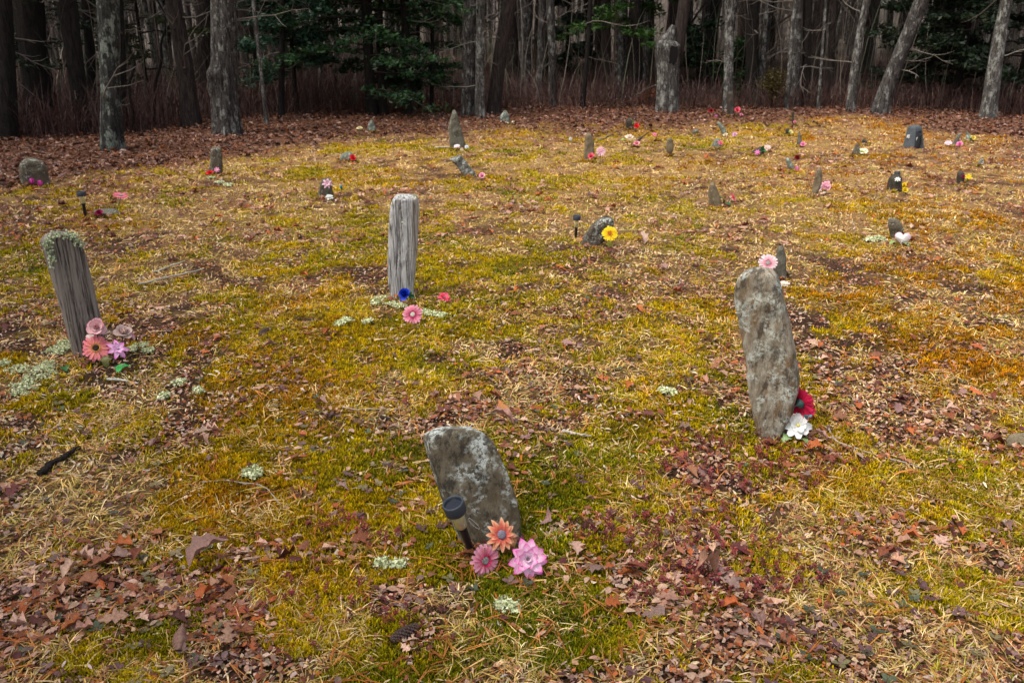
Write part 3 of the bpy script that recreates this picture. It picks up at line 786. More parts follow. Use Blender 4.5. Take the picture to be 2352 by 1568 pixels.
evergreen('faint green young evergreen deep between the grey trunks in the middle', 1300, 205, 8, .2, 3.2, 1.1, 20, 13, cols=[(.03, .05, .03), (.02, .035, .02)], size=.06)
evergreen('olive green mossy-looking evergreen behind the snaking sapling', 345, 262, 8, .6, 3.2, 1.6, 22, 14, cols=[(.04, .045, .012), (.025, .032, .012)], size=.04, gap=.2)

# pines added out of view so their crowns shade the near left
for i, (x_, y_, zc, rc, nm) in enumerate([(-5.5, -.6, 6.2, 1.7, 'tall unseen evergreen added behind the viewer on the left to shade the near left corner'), (-8.2, 3.4, 6.5, 2.0, 'tall unseen evergreen added for shade just outside the left edge, level with the left wooden post'),
      (-10.5, 7.0, 6.8, 2.4, 'tall unseen evergreen added for shade just outside the left edge, level with the wide boulder-like stone'), (-3.0, -1.9, 6.5, 1.6, 'tall unseen evergreen added farther behind the viewer to shade the near right corner'),
      (-12, 11, 7, 2.6, 'tall unseen evergreen added for shade outside the left edge beside the black trunks'), (-7.4, 1.2, 6.6, 1.5, 'tall unseen evergreen added for shade outside the left edge nearest the viewer')]):
    rd = random.Random(900 + i); t = empty('pine_tree', (x_, y_, Hs(x_, y_))); tag(t, nm, 'tree', 'unseen pines added for shade outside the picture')
    V, F = trunk_mesh([Vector((0, 0, -.1)), Vector((0, 0, 0)), Vector((.1, 0, 4)), Vector((.1, 0, zc + 2.5))], [.2, .2, .16, .04], 16, 40, .1, i); meshobj('trunk', V, F, M['bark_brown'], t, smooth=True)
    cl = [(rd.gauss(0, .5) * rc, rd.gauss(0, .5) * rc, zc + rd.gauss(0, .55) * rc, rd.uniform(.3, .7)) for _ in range(150)]
    V, F, C = leafcloud(cl, 30, .13, GRN, i); meshobj('crown', V, F, M['foliage'], t, col=C)

# rust brown fallen bush with a grey pole, leaning on the snag
base = gp(1480, 246); t = empty('fallen_bush', base); tag(t, 'rust brown dead bush heaped against the left side of the broken snag', 'dead bush')
mb = MB(); rd = random.Random(5)
for i in range(420):
    s = rd.random(); u_ = 1440 + 76 * s; v_ = 246 - (10 + 52 * s) * rd.random() ** .6
    p = pl(u_, v_, base) - base + Vector((0, rd.uniform(-.2, .3), 0)); q = p + Vector((rd.uniform(-.05, .12), rd.uniform(-.05, .05), rd.uniform(-.02, .10)))
    mb.tube([p, q], [.007, .003], 3, (.16 * rd.uniform(.6, 1.3), .06, .03), cap=False)
mb.build('twigs', M['twig'], t)
mb = MB(); mb.tube([pl(1436, 248, base) - base, pl(1452, 226, base) - base, pl(1480, 208, base) - base, pl(1520, 190, base) - base], [.025, .025, .022, .02], 7, (.25, .23, .2)); mb.build('pole', M['bark_pale'], t)
evergreen('small yellowish bush on a thin stem beside the pale bent trunk', 1770, 252, 4, .2, .62, .17, 7, 15, cols=[(.07, .05, .01), (.05, .04, .01)], size=.025, name='yellow_bush')

# mossy foot of the forward trunk
mb = MB()
# ---- distant trunks: six kinds, copied
protos = []
for k in range(7):
    rd = random.Random(100 + k); t = empty('distant_tree', (0, 0, -50)); mt = ['bark_pale', 'bark_brown', 'bark_dark', 'bark_oak', 'bark_oak', 'bark_brown', 'bark_pale'][k]
    hgt = rd.uniform(9, 12); dx = rd.uniform(-.5, .5); r = [.06, .12, .13, .14, .09, .16, .045][k]
    P = [Vector((0, 0, -.3)), Vector((0, 0, 0)), Vector((dx * .3 + rd.uniform(-.1, .1), 0, hgt * .3)), Vector((dx, 0, hgt))]
    V, F = trunk_mesh(P, [r * 1.1, r, r * .8, r * .25], 10, 30, .12, k, .2)
    meshobj('trunk', V, F, M[mt], t, smooth=True)
    if k in (1, 2, 3, 5):
        cl = [(rd.gauss(0, 1.5), rd.gauss(0, 1.5), rd.uniform(4.2, hgt), rd.uniform(.4, .9)) for _ in range(80)]
        V, F, C = leafcloud(cl, 26, .17, DGR, k); meshobj('crown', V, F, M['foliage'], t, col=C)
    else:
        limbs(P[-1], r, k, 9, base=P[1], reach=2.2, low=.1).build('crown', M['twig'], t)
    protos.append(t)
used = [0] * 7; rd = random.Random(77); cnt = 0
spots = []
while cnt < 165:
    u_ = rd.uniform(-250, 2600); dist = 18.5 + 32 * rd.random() ** 1.1
    a_ = (u_ - 1176) / FPX; y_ = dist; x_ = a_ * y_ * 1.0
    if u_ < 520 and dist < 17.5: continue
    if any((x_ - p[0]) ** 2 + (y_ - p[1]) ** 2 < 0.5 for p in spots): continue
    spots.append((x_, y_)); k = rd.choice([0, 1, 2, 3, 4, 5, 6, 0, 3, 4, 2, 5])
    root = protos[k]
    if used[k]:
        r2 = root.copy(); COL.objects.link(r2)
        for ch in root.children:
            c2 = ch.copy(); COL.objects.link(c2); c2.parent = r2
    else: r2 = root
    used[k] = 1
    s = rd.uniform(.75, 1.25); r2.scale = (s, s, rd.uniform(.9, 1.1)); r2.rotation_euler = (rd.uniform(-.06, .06), rd.uniform(-.10, .10), rd.uniform(0, 6.28))
    r2.location = (x_, y_, Hs(x_, y_)); cnt += 1
    tag(r2, 'slender dim trunk deep in the dark woods behind the first row of trees', 'tree', 'distant trunks deep in the woods')

# ---- far-off wood on the rising ground
n = 2600; r_ = np.random.default_rng(3)
a_ = r_.uniform(-.85, .85, n); dd = 48 + 75 * r_.random(n); x = np.tan(a_) * dd * .9; y = dd
kz = ~((x / y < -.30) & (r_.random(n) < .3)); x, y = x[kz], y[kz]; n = len(x)
TV = [(-.5, 0, 0), (.5, 0, 0), (0, .8, 0), (-.35, 0, 1), (.35, 0, 1), (0, .6, 1)]
TF = [(0, 1, 4, 3), (1, 2, 5, 4), (2, 0, 3, 5)]
cols = pal([(.06, .048, .042), (.10, .085, .075), (.035, .028, .024), (.14, .12, .105)], n, .3)
w_ = r_.uniform(.1, .35, n)
bt = [place(TV, TF, x, y, H(x, y) - .2, r_.uniform(0, 6.28, n), np.zeros(n), r_.uniform(-.07, .07, n), np.stack([w_, w_, r_.uniform(5, 10, n)], 1), cols, '', None, '', '')]
n2 = 30000; q = r_.integers(0, n, n2); w2 = r_.uniform(.02, .05, n2)
bt.append(place(TV, TF, x[q], y[q], H(x[q], y[q]) + r_.uniform(.3, 6, n2), r_.uniform(0, 6.28, n2), r_.uniform(-1, 1, n2), r_.uniform(-1, 1, n2), np.stack([w2, w2, r_.uniform(.8, 2.4, n2)], 1), cols[q], '', None, '', ''))
cover('distant_woods', bt, M['twig'], 'far-off mass of bare trunks and twigs closing the view behind the woods', 'distant woods')

# ---- brush: reddish thicket of thin stems along the wood's edge
r_ = np.random.default_rng(8); n = 60000
px_ = r_.uniform(-200, 2550, n); ed = np.interp(px_, EDX, EDY)
bd = np.array([-SP - (v - 784) / FPX * CP for v in ed]); tt = CAMH / -bd
yb = tt * (CP + (784 - ed) / FPX * SP)
y = yb + 1.2 + 11 * r_.random(n) ** 1.3; x = (px_ - 1176) / FPX * y
k = r_.random(n) < np.clip(.75 + .9 * fbm(x * .7, y * .7, oct=3, seed=44), .08, 1); x, y, yb = x[k], y[k], yb[k]; n = len(x)
V_, F_ = ribbon(4, 1, 1, .9); V_ = np.array(V_)
hgt = r_.uniform(.2, .62, n) * (1 + .07 * (y - yb)) * np.where(x < -2.5, 1.35, 1.0)
W = r_.uniform(.0025, .0045, n)
cols = pal([(.10, .048, .042), (.075, .036, .03), (.13, .075, .065), (.05, .028, .024), (.16, .11, .095)], n, .25)
yw = r_.uniform(0, 6.28, n)
bt = [place(V_, F_, x, y, H(x, y), yw, r_.uniform(1.0, 2.0, n), r_.uniform(-.3, .3, n), np.stack([W, hgt, hgt], 1), cols, '', None, '', '')]
m_ = 5500; px2 = r_.uniform(-200, 2550, m_); ed2 = np.interp(px2, EDX, EDY); bd2 = -(-SP - (ed2 - 784) / FPX * CP)
y2 = CAMH / bd2 * (CP + (784 - ed2) / FPX * SP) + 1.5 + 20 * r_.random(m_); x2 = (px2 - 1176) / FPX * y2; h2 = r_.uniform(.7, 3.2, m_); w2 = r_.uniform(.003, .009, m_)
bt.append(place(ribbon(5, 1, 1, 1.1)[0], ribbon(5, 1, 1, 1.1)[1], x2, y2, H(x2, y2), r_.uniform(0, 6.28, m_), r_.uniform(1.2, 2.3, m_), r_.uniform(-.4, .4, m_), np.stack([w2, h2, h2], 1), pal([(.14, .115, .095), (.22, .185, .15), (.08, .06, .05), (.12, .13, .08)], m_, .3), '', None, '', ''))
for q_ in (.35, .6):
    m_ = n // 2; i_ = r_.integers(0, n, m_)
    bt.append(place(V_, F_, x[i_], y[i_], H(x[i_], y[i_]) + hgt[i_] * q_, r_.uniform(0, 6.28, m_), r_.uniform(.5, 1.4, m_), r_.uniform(-.3, .3, m_), np.stack([W[i_] * .8, hgt[i_] * .45, hgt[i_] * .45], 1), cols[i_], '', None, '', ''))
cover('brush', bt, M['twig'], 'reddish brown leafless brush along the foot of the woods', 'brush')
# ------------------------------------------------------------------ slabs (stones and posts)
def loft(rows, base, thick, lean=0., shear=0., ex=3.5, n=44, seg=40, amp=.006, nsc=9., seed=0, topround=.35, grooves=None, vert=1.0, chip=0., facet=0.):
    R = [(np.array(pl(a, b_, base, lean)), np.array(pl(c_, d_, base, lean))) for a, b_, c_, d_ in rows]
    L = np.array([r[0] for r in R]); Rr = np.array([r[1] for r in R])
    mid = (L + Rr) / 2; s = np.concatenate([[0], np.cumsum(np.linalg.norm(np.diff(mid, axis=0), axis=1))])
    t = np.linspace(0, s[-1], n)
    L = np.stack([np.interp(t, s, L[:, k]) for k in range(3)], 1); Rr = np.stack([np.interp(t, s, Rr[:, k]) for k in range(3)], 1)
    for _ in range(2):
        for A in (L, Rr): A[1:-1] = (A[:-2] + 2 * A[1:-1] + A[2:]) / 4
    away = Vector((base.x, base.y, 0)).normalized(); right = Vector((away.y, -away.x, 0))
    nrm = (away * math.cos(lean) - Vector((0, 0, 1)) * math.sin(lean))
    nrm = np.array((nrm + right * shear))
    # below ground ring
    dn = (L[0] - L[2]); dn = dn / (np.linalg.norm(dn) + 1e-9)
    L = np.concatenate([[L[0] + dn * .10], L]); Rr = np.concatenate([[Rr[0] + dn * .10], Rr]); t = np.concatenate([[-.1], t])
    n = n + 1
    V = []; a = np.linspace(0, 2 * PI, seg, endpoint=False)
    ca, sa = np.cos(a), np.sin(a)
    ux = np.sign(ca) * np.abs(ca) ** (2 / ex); uy = np.sign(sa) * np.abs(sa) ** (2 / ex)
    tot = t[-1]
    for i in range(n):
        c0 = (L[i] + Rr[i]) / 2; hw = np.linalg.norm(Rr[i] - L[i]) / 2; u_ = (Rr[i] - L[i]) / (2 * hw + 1e-9)
        rem = (tot - t[i]) / (thick * topround + 1e-9); th = thick / 2 * (1 if rem >= 1 else math.sqrt(max(1 - (1 - rem) ** 2, .03)))
        P = c0[None] + ux[:, None] * hw * u_[None] + (uy[:, None] * th + thick / 2) * nrm[None]
        V.append(P)
    V = np.array(V); ctr = V.mean(1, keepdims=True); D = V - ctr; D /= (np.linalg.norm(D, axis=2, keepdims=True) + 1e-9)
    f = fbm(V[..., 0] * nsc + seed, V[..., 1] * nsc, V[..., 2] * nsc * vert, 4, seed)
    disp = f * amp
    if chip: 
        g = fbm(V[..., 0] * 5, V[..., 1] * 5 + seed, V[..., 2] * 5, 2, seed + 3); disp = disp - chip * sst(.15, .5, g)
    if grooves:
        A2 = np.broadcast_to(a[None], V.shape[:2]); tt = np.broadcast_to(t[:, None], V.shape[:2])
        k = 34
        WV = fbm(tt * 3, A2 * 1.0, oct=2, seed=4) * .02
        g = vnoise((V[..., 0] + WV) * 110, (V[..., 1]) * 110, tt * 2.2, seed)
        disp = disp - .005 * sst(.15, .75, g) - .0035 * sst(.2, .6, vnoise(V[..., 0] * 210, V[..., 1] * 210, tt * 4, seed + 2))
        for (a0, wd, dp, t0, t1) in grooves:
            dd = np.angle(np.exp(1j * (A2 - a0 - .07 * fbm(tt * 4, tt * 0, oct=2, seed=6))))
            disp = disp - dp * np.exp(-(dd / wd) ** 2) * sst(t0 - .06, t0 + .02, tt) * sst(t1 + .1, t1, tt)
    V = V + D * disp[..., None]
    V = V.reshape(-1, 3)
    F = []
    for i in range(n - 1):
        for k in range(seg):
            k2 = (k + 1) % seg; F.append((i * seg + k, i * seg + k2, (i + 1) * seg + k2, (i + 1) * seg + k))
    topc = V[-seg:].mean(0); V = np.concatenate([V, [topc]]); ti = len(V) - 1
    for k in range(seg): F.append(((n - 1) * seg + k, (n - 1) * seg + (k + 1) % seg, ti))
    return V, F

FEET = []
STG = 'rough grave markers standing in the grass'
def stone(name, label, rows, thick, mat, base=None, cat='gravestone', group=STG, parent=None, **k):
    big = k.get('n', 44) > 60
    if not big and parent is None: k.setdefault('n', 13); k.setdefault('seg', 17); k['amp'] = k.get('amp', .006) * 1.6 + .004
    k.setdefault('chip', .014); k['ex'] = k.get('ex', 3.5) + .5; FEET.append((rows[0], thick))
    b0 = base or gp((rows[0][0] + rows[0][2]) / 2, (rows[0][1] + rows[0][3]) / 2)
    V, F = loft(rows, b0, thick, **k)
    if parent is not None:
        return meshobj(name, V - np.array(b0), F, M[mat], parent, smooth=True), b0
    o = meshobj(name, V, F, M[mat], None, smooth=big, origin=tuple(b0))
    tag(o, label, cat, group); return o, b0

def R_(*a): return [tuple(a[i:i + 4]) for i in range(0, len(a), 4)]

# two wooden posts
def lichen_crust(name, pts, base, parent, size, dens, seed, col=((.50, .56, .36), (.62, .66, .46), (.42, .50, .32)), mat='lichen', thick=.012, shape=1.0):
    "ruffled crust: small upturned flakes round given points (x, y, z, radius)"
    r = np.random.default_rng(seed); V_, F_ = oval(.3, .8, .45); b = []
    X = []; 
    for p in pts:
        m_ = int(dens * p[3] ** 2 * 1e4 / 9) + 6
        g = r.normal(size=(m_, 3)) * p[3] * .5; g[:, 2] *= shape
        X.append(np.array(p[:3])[None] + g)
    X = np.concatenate(X); n = len(X); s = r.uniform(.6, 1.4, n) * size
    cc = np.array(col)[r.integers(0, len(col), n)] * r.uniform(.75, 1.25, (n, 1))
    V, F, C = place(V_, F_, X[:, 0], X[:, 1], X[:, 2], r.uniform(0, 6.28, n), r.uniform(-1.4, 1.4, n), r.uniform(-1.4, 1.4, n), s, cc, '', None, '', '')
    return meshobj(name, V, F, M[mat], parent, col=C)

bL = gp(214, 822)
t = empty('wooden_grave_post', bL); tag(t, 'brown-grey wooden grave post leaning left, crusted with pale lichen on top', 'grave post', 'wooden grave posts')
rows = R_(181, 838, 252, 808, 168, 792, 243, 765, 146, 712, 226, 690, 124, 640, 210, 622, 108, 585, 198, 576, 99, 560, 192, 560, 104, 549, 184, 549, 120, 539, 174, 541, 136, 534, 160, 536)
o_, _ = stone('post_shaft', None, rows, .075, 'wood_brown', base=bL, parent=t, chip=0, ex=4.2, n=130, seg=200, amp=.003, nsc=14, vert=.2, topround=.3, shear=-.25, grooves=[(4.95, .030, .022, .28, 1.2), (4.35, .012, .006, .1, .8), (4.6, .02, .008, .5, 1.2)], seed=4)
fr = -Vector((bL.x, bL.y, 0)).normalized()
def on(base, lst, out=.0, lean=0.): return [tuple(pl(u, v, base, lean) - base + fr * out) + (rad,) for u, v, rad in lst]
lichen_crust('lichen_crust', on(bL, [(108, 552, .018), (116, 545, .02), (126, 540, .02), (104, 562, .016), (110, 566, .016), (118, 560, .013), (112, 580, .014), (120, 575, .01), (115, 592, .014), (119, 603, .012), (122, 590, .009),
     (150, 536, .015), (160, 537, .018), (168, 541, .018), (176, 548, .018), (183, 556, .016), (188, 564, .014), (174, 560, .010), (118, 614, .007), (136, 536, .012)], .003), bL, t, .010, 46, 1)
bM_ = gp(919, 690)
t = empty('wooden_grave_post', bM_); tag(t, 'silver-grey upright wooden grave post with deep cracks, blue flower at its foot', 'grave post', 'wooden grave posts')
rows = R_(897, 692, 950, 676, 889.5, 650, 952, 650, 888.5, 600, 957, 600, 891, 540, 960.5, 540, 894, 485, 963, 485, 899, 465, 962, 468, 906, 454, 958, 456, 913, 449.5, 952, 451)
stone('post_shaft', None, rows, .11, 'wood_grey', base=bM_, parent=t, chip=0, ex=3.4, n=150, seg=220, amp=.004, nsc=12, vert=.15, topround=.25, shear=.05, grooves=[(4.58, .020, .02, .05, 1.2), (5.15, .017, .016, .1, 1.2), (4.15, .010, .008, .05, .9), (5.5, .010, .007, .1, 1.)], seed=9)
lichen_crust('lichen_tuft', on(bM_, [(955, 452, .012), (951, 450, .009), (922, 510, .005)], .01), bM_, t, .007, 60, 2)

# the two near stones
bA = gp(1764, 1012)
stone('gravestone', 'tall narrow round-topped grey stone leaning left, tallest slab in the foreground at right',
      R_(1743, 1018, 1786, 1015, 1727, 970, 1811, 968, 1715, 906, 1829, 905, 1707, 850, 1826, 855, 1702, 802, 1817, 802, 1692, 748, 1803, 748, 1683, 705, 1791, 702, 1679, 676, 1784, 672, 1681, 655, 1778, 650, 1690, 638, 1769, 634, 1703, 626, 1758, 625, 1718, 620, 1748, 620),
      .085, 'stone_tall', base=bA, ex=4.0, chip=.004, n=110, seg=90, amp=.007, nsc=9, topround=.5, shear=.25, seed=2)
bB = gp(1128, 1262)
stone('gravestone', 'broad blotched grey slab with a slanting shoulder, nearest stone, solar lamp leaning on it',
      R_(1073, 1268, 1206, 1246, 1040, 1191, 1199, 1186, 1019, 1137, 1184, 1128, 1003, 1085, 1166, 1081, 992, 1042, 1150, 1042, 987, 1020, 1138, 1020, 989, 1010, 1129, 1008, 1003, 1001, 1118, 999, 1030, 992, 1104, 991, 1052, 987, 1090, 987),
      .085, 'stone_front', base=bB, ex=6.5, n=110, seg=110, amp=.008, nsc=10, topround=.22, lean=.22, shear=-.35, chip=.004, seed=5)

S = stone
S('gravestone', 'wide dark boulder-like stone at the far left with two magenta flowers before it', R_(52, 431, 117, 430, 44, 412, 114, 410, 40, 390, 110, 388, 43, 376, 104, 378, 52, 369, 96, 371, 62, 364, 86, 367), .14, 'stone_brown', ex=3, seed=11, amp=.014, nsc=6)
S('gravestone', 'narrow crooked stone with a notched left side below the big oak', R_(476, 401, 513, 402, 480, 388, 513, 380, 484, 372, 512, 370, 483, 358, 512, 358, 484, 346, 510, 346, 490, 338, 507, 339), .09, 'stone_brown', seed=12, amp=.01)
S('gravestone', 'short blocky stone with a pale pink daisy against its top', R_(729, 457, 765, 455, 731, 440, 765, 435, 734, 422, 764, 420, 740, 411, 760, 410), .10, 'stone_brown', seed=13, amp=.012)
S('gravestone', 'low light grey rock with a red flower on its right end', R_(778, 372, 818, 371, 780, 363, 816, 362, 786, 355, 812, 355, 795, 350, 806, 350), .12, 'stone_green', seed=14, ex=2.4, amp=.02, nsc=7)
S('gravestone', 'small pointed grey stone at the edge of the leaf litter beside a cream flower', R_(843, 305, 866, 305, 844, 294, 864, 296, 847, 284, 860, 286, 851, 276, 855, 277), .09, 'stone_green', seed=15, ex=2.6)
S('gravestone', 'tall sharp-pointed stone with white flowers at its foot', R_(1036, 342, 1069, 345, 1033, 325, 1069, 325, 1032, 305, 1064, 305, 1028, 290, 1058, 288, 1031, 278, 1053, 274, 1037, 264, 1049, 264, 1041, 254, 1044, 254), .11, 'stone_grey', seed=16, ex=2.8, amp=.016, nsc=6)
S('gravestone', 'black and grey pied slab leaning far to the left, in the middle distance', R_(1063, 410, 1093, 402, 1053, 394, 1084, 390, 1040, 374, 1070, 370, 1031, 365, 1058, 357), .10, 'stone_pied', seed=17, ex=4.5)
S('gravestone', 'small round-topped stone just right of the tree pair', R_(1149, 286, 1172, 286, 1148, 272, 1171, 273, 1151, 261, 1168, 262, 1156, 255, 1163, 255), .08, 'stone_green', seed=18, ex=2.5)
S('gravestone', 'low dark stone beside a red flower on a leafy stem', R_(1437, 298, 1457, 297, 1437, 284, 1457, 283, 1439, 275, 1455, 274, 1444, 271, 1451, 271), .12, 'stone_dark', seed=19, ex=2.6)
S('gravestone', 'slim round-topped tan stone with a pale pink daisy to its right', R_(1341, 370, 1366, 370, 1342, 345, 1366, 345, 1343, 325, 1364, 325, 1344, 313, 1361, 314, 1349, 306, 1356, 306), .08, 'stone_tan', seed=20, ex=3)
S('gravestone', 'slim upright grey stone standing alone without flowers', R_(1532, 359, 1546, 358, 1531, 340, 1548, 338, 1531, 325, 1546, 325, 1534, 317, 1542, 317), .07, 'stone_tan', seed=21, ex=2.8)
S('gravestone', 'low brown hump of stone between the slim upright stone and the green pointed one', R_(1588, 312, 1609, 311, 1589, 303, 1607, 303, 1593, 298, 1603, 297), .14, 'stone_brown', seed=22, ex=2.4)
S('gravestone', 'pointed greenish slab leaning left with a cream flower at its foot', R_(1661, 313, 1671, 310, 1654, 300, 1668, 298, 1648, 289, 1661, 288, 1646, 281, 1653, 281), .07, 'stone_green', seed=23, ex=2.6)
S('gravestone', 'rounded grey rock with a crimson flower on its right shoulder', R_(1630, 344, 1660, 343, 1634, 333, 1658, 332, 1639, 324, 1654, 323, 1644, 319, 1650, 319), .12, 'stone_green', seed=24, ex=2.4, amp=.014)
S('gravestone', 'low nearly black rock with a pink star flower and green leaves', R_(1720, 357, 1752, 357, 1725, 350, 1755, 348, 1733, 344, 1756, 342, 1744, 340, 1752, 338), .12, 'stone_dark', seed=25, ex=2.4, amp=.014)
S('gravestone', 'upright pointed tan-grey stone, coral edge-on flower at its right', R_(1630, 479, 1657, 476, 1628, 460, 1656, 458, 1627, 442, 1650, 442, 1629, 430, 1643, 430, 1633, 421, 1639, 421), .08, 'stone_tan', seed=26, ex=2.8)
S('gravestone', 'dark mottled boulder slanting up to the right with a yellow flower before it', R_(1330, 570, 1376, 569, 1335, 552, 1391, 551, 1346, 536, 1403, 535, 1360, 520, 1412, 520, 1374, 508, 1409, 507, 1386, 500, 1398, 501), .13, 'stone_boulder', seed=27, ex=4, amp=.02, nsc=8, chip=.02, n=20, seg=24)
S('gravestone', 'thin dark brown upright post-like marker at the back with a tiny pink flower', R_(1819, 289, 1825, 289, 1818.5, 270, 1824, 270, 1818, 255, 1823, 255), .05, 'stone_dark', seed=28, ex=3)
S('gravestone', 'small tilted stone with a yellow flower, behind the upright sliver', R_(1800, 313, 1812, 312, 1803, 303, 1813, 303, 1807, 295, 1812, 295), .07, 'stone_dark', seed=29, ex=2.5)
S('gravestone', 'upright sliver of stone with a round pink flower at its right', R_(1831, 338, 1841, 337, 1831, 322, 1841, 320, 1832, 308, 1840, 308, 1834, 302, 1838, 302), .06, 'stone_grey', seed=30, ex=2.6)
S('gravestone', 'tilted pointed stone half hidden by a cream flower', R_(1954, 358, 1973, 357, 1959, 344, 1974, 343, 1965, 332, 1972, 332, 1968, 328, 1970, 328), .08, 'stone_brown', seed=31, ex=2.5)
S('gravestone', 'tiny dark pointed rock left of the granite headstone', R_(1977, 333, 1997, 333, 1979, 326, 1992, 327, 1982, 319, 1986, 320), .1, 'stone_dark', seed=32, ex=2.3)
S('gravestone', 'narrow slab leaning far right between a white-pink and a magenta flower', R_(2183, 338, 2197, 337, 2191, 322, 2204, 320, 2200, 307, 2210, 305), .08, 'stone_grey', seed=33, ex=2.6)
S('gravestone', 'pointed blue-grey stone with a yellow flower, rightmost of the back row', R_(2216, 327, 2233, 326, 2216, 313, 2230, 313, 2218, 302, 2224, 302), .07, 'stone_green', seed=34, ex=2.5)
S('gravestone', 'small greenish slab leaning left, pink flower at its foot, dark red one behind', R_(1814, 396, 1826, 390, 1808, 380, 1820, 376, 1804, 370, 1815, 367, 1806, 364, 1811, 363), .07, 'stone_green', seed=35, ex=2.8)
S('gravestone', 'tall pointed stone leaning right behind a white and a pink flower', R_(1863, 451, 1876, 450, 1865, 430, 1886, 428, 1869, 410, 1889, 408, 1874, 395, 1887, 394, 1879, 386, 1884, 386), .08, 'stone_tan', seed=36, ex=2.8)
bs29 = gp(2054, 441)
S('gravestone', 'squat rounded stone with a white tuft on top and yellow flowers at its right', R_(2038, 442, 2070, 440, 2036, 428, 2071, 426, 2038, 414, 2071, 412, 2045, 406, 2067, 405, 2052, 403, 2061, 402), .12, 'stone_dark', seed=37, ex=2.6)
S('gravestone', 'short dark stone with a pale tip and yellow and maroon flowers at its right', R_(2199, 428, 2213, 427, 2196, 412, 2216, 410, 2196, 400, 2215, 399, 2201, 393, 2209, 393), .09, 'stone_dark', seed=38, ex=2.6)
S('gravestone', 'small pointed dark blue-grey rock alone at the far right', R_(2242, 381, 2264, 381, 2248, 372, 2262, 370, 2254, 363, 2259, 362), .12, 'stone_pied', seed=39, ex=2.4)
S('gravestone', 'leaning brown slab with a slanted top behind the heart-shaped pink-white flower', R_(2043, 556, 2078, 554, 2041, 535, 2077, 533, 2039, 512, 2068, 512, 2039, 503, 2056, 503), .08, 'stone_brown', seed=40, ex=3)
S('gravestone', 'narrow pointed grey stone right behind the tall leaning slab, pale daisy beside it', R_(1774, 645, 1807, 643, 1777, 622, 1806, 620, 1782, 600, 1805, 598, 1784, 580, 1802, 580, 1789, 568, 1797, 568), .07, 'stone_grey', seed=41, ex=2.7)
S('gravestone', 'tall dark grey round-topped slab at the foot of the pale trunk, farthest grave', R_(1670, 268, 1686, 268, 1670, 240, 1686, 240, 1670, 220, 1685, 220, 1673, 211, 1682, 211), .08, 'stone_dark', base=gp(1678, 268), seed=42, ex=3.2)
S('ground_stone', 'flat grey stone sunk in the ground behind the maroon flower', R_(208, 499, 280, 495, 211, 491, 272, 488, 225, 487, 262, 485), .25, 'stone_grey', seed=43, ex=2.6, cat='stone', group=None)
S('rock', 'tan rock half buried among leaves at the right edge of the photo', R_(2302, 1034, 2372, 1034, 2304, 1020, 2370, 1016, 2316, 1008, 2356, 1006), .09, 'stone_tan', seed=44, ex=2.5, cat='rock', group=None, amp=.012)
S('grave_log', 'dark split log tilted up to the right among pink and cream flowers', R_(1449, 339, 1463, 339, 1456, 327, 1470, 324, 1474, 316, 1482, 309, 1489, 309, 1492, 301), .09, 'stone_dark', seed=45, ex=2.6, cat='log', group=None)

# granite headstone: tapered block turned corner-on, one face with a sunk panel
bG = gp(2098, 340); dG = (bG - Vector((0, 0, CAMH))).length; kg = dG / FPX
t = empty('granite_headstone', bG); tag(t, 'blue-grey tapered granite headstone turned corner-on, the only cut block', 'headstone')
away = Vector((bG.x, bG.y, 0)).normalized(); rt = Vector((away.y, -away.x, 0))
def fr_pt(u, v, back): return pl(u, v, bG) - bG + away * back
mb = MB()
bl_, br_, fc_ = fr_pt(2072, 339, .16), fr_pt(2124, 336, .12), fr_pt(2100, 342, 0)
tl_, tr_, tc_ = fr_pt(2084, 296, .14), fr_pt(2118, 296, .1), fr_pt(2103, 297, .03)
bb_ = bl_ + br_ - fc_; tb_ = tl_ + tr_ - tc_
for p in (bl_, br_, fc_, bb_): p.z -= .05
top = [p + Vector((0, 0, .025)) for p in (tl_, tc_, tr_, tb_)]; cen = sum(top, Vector()) / 4
top = [cen + (p - cen) * .86 for p in top]
V = [bl_, fc_, br_, bb_, tl_, tc_, tr_, tb_] + top
F = [(1, 0, 4, 5), (3, 2, 6, 7), (0, 3, 7, 4), (5, 4, 8, 9), (6, 5, 9, 10), (7, 6, 10, 11), (4, 7, 11, 8), (8, 11, 10, 9)]
def q(a_, b_): # bilinear on right face (fc,br,tr,tc)
    lo = V[1].lerp(V[2], a_); hi = V[5].lerp(V[6], a_); return lo.lerp(hi, b_)
nn = (V[2] - V[1]).cross(V[5] - V[1]).normalized()
if nn.dot(away) < 0: nn = -nn
i0 = len(V); fr4 = [(.14, .2), (.88, .2), (.88, .88), (.14, .88)]
V += [q(*p) for p in fr4] + [q(*p) + nn * .018 for p in fr4]
F += [(1, 2, i0 + 1, i0), (2, 6, i0 + 2, i0 + 1), (6, 5, i0 + 3, i0 + 2), (5, 1, i0, i0 + 3)]
F += [(i0 + a_, i0 + (a_ + 1) % 4, i0 + 4 + (a_ + 1) % 4, i0 + 4 + a_) for a_ in range(4)] + [(i0 + 4, i0 + 5, i0 + 6, i0 + 7)]
mb.add([tuple(v) for v in V], F, (1, 1, 1)); mb.build('headstone_block', M['granite'], t, smooth=False)
for u_, v_ in ((2086.6, 316), (2108, 321)):
    mb = MB(); pp_ = pl(u_, v_, bG) - bG - away * .004
    for k in range(5):
        a_ = k * 2 * PI / 5; mb.lathe([(0, .006), (.012, .004), (.013, 0)], pp_ + (rt * math.cos(a_) + Vector((0, 0, 1)) * math.sin(a_)) * .014 + away * (.10 if u_ < 2100 else .045), -away, 8, (.6, .6, .58))
    mb.build('flower_emblem', M['core'], t)
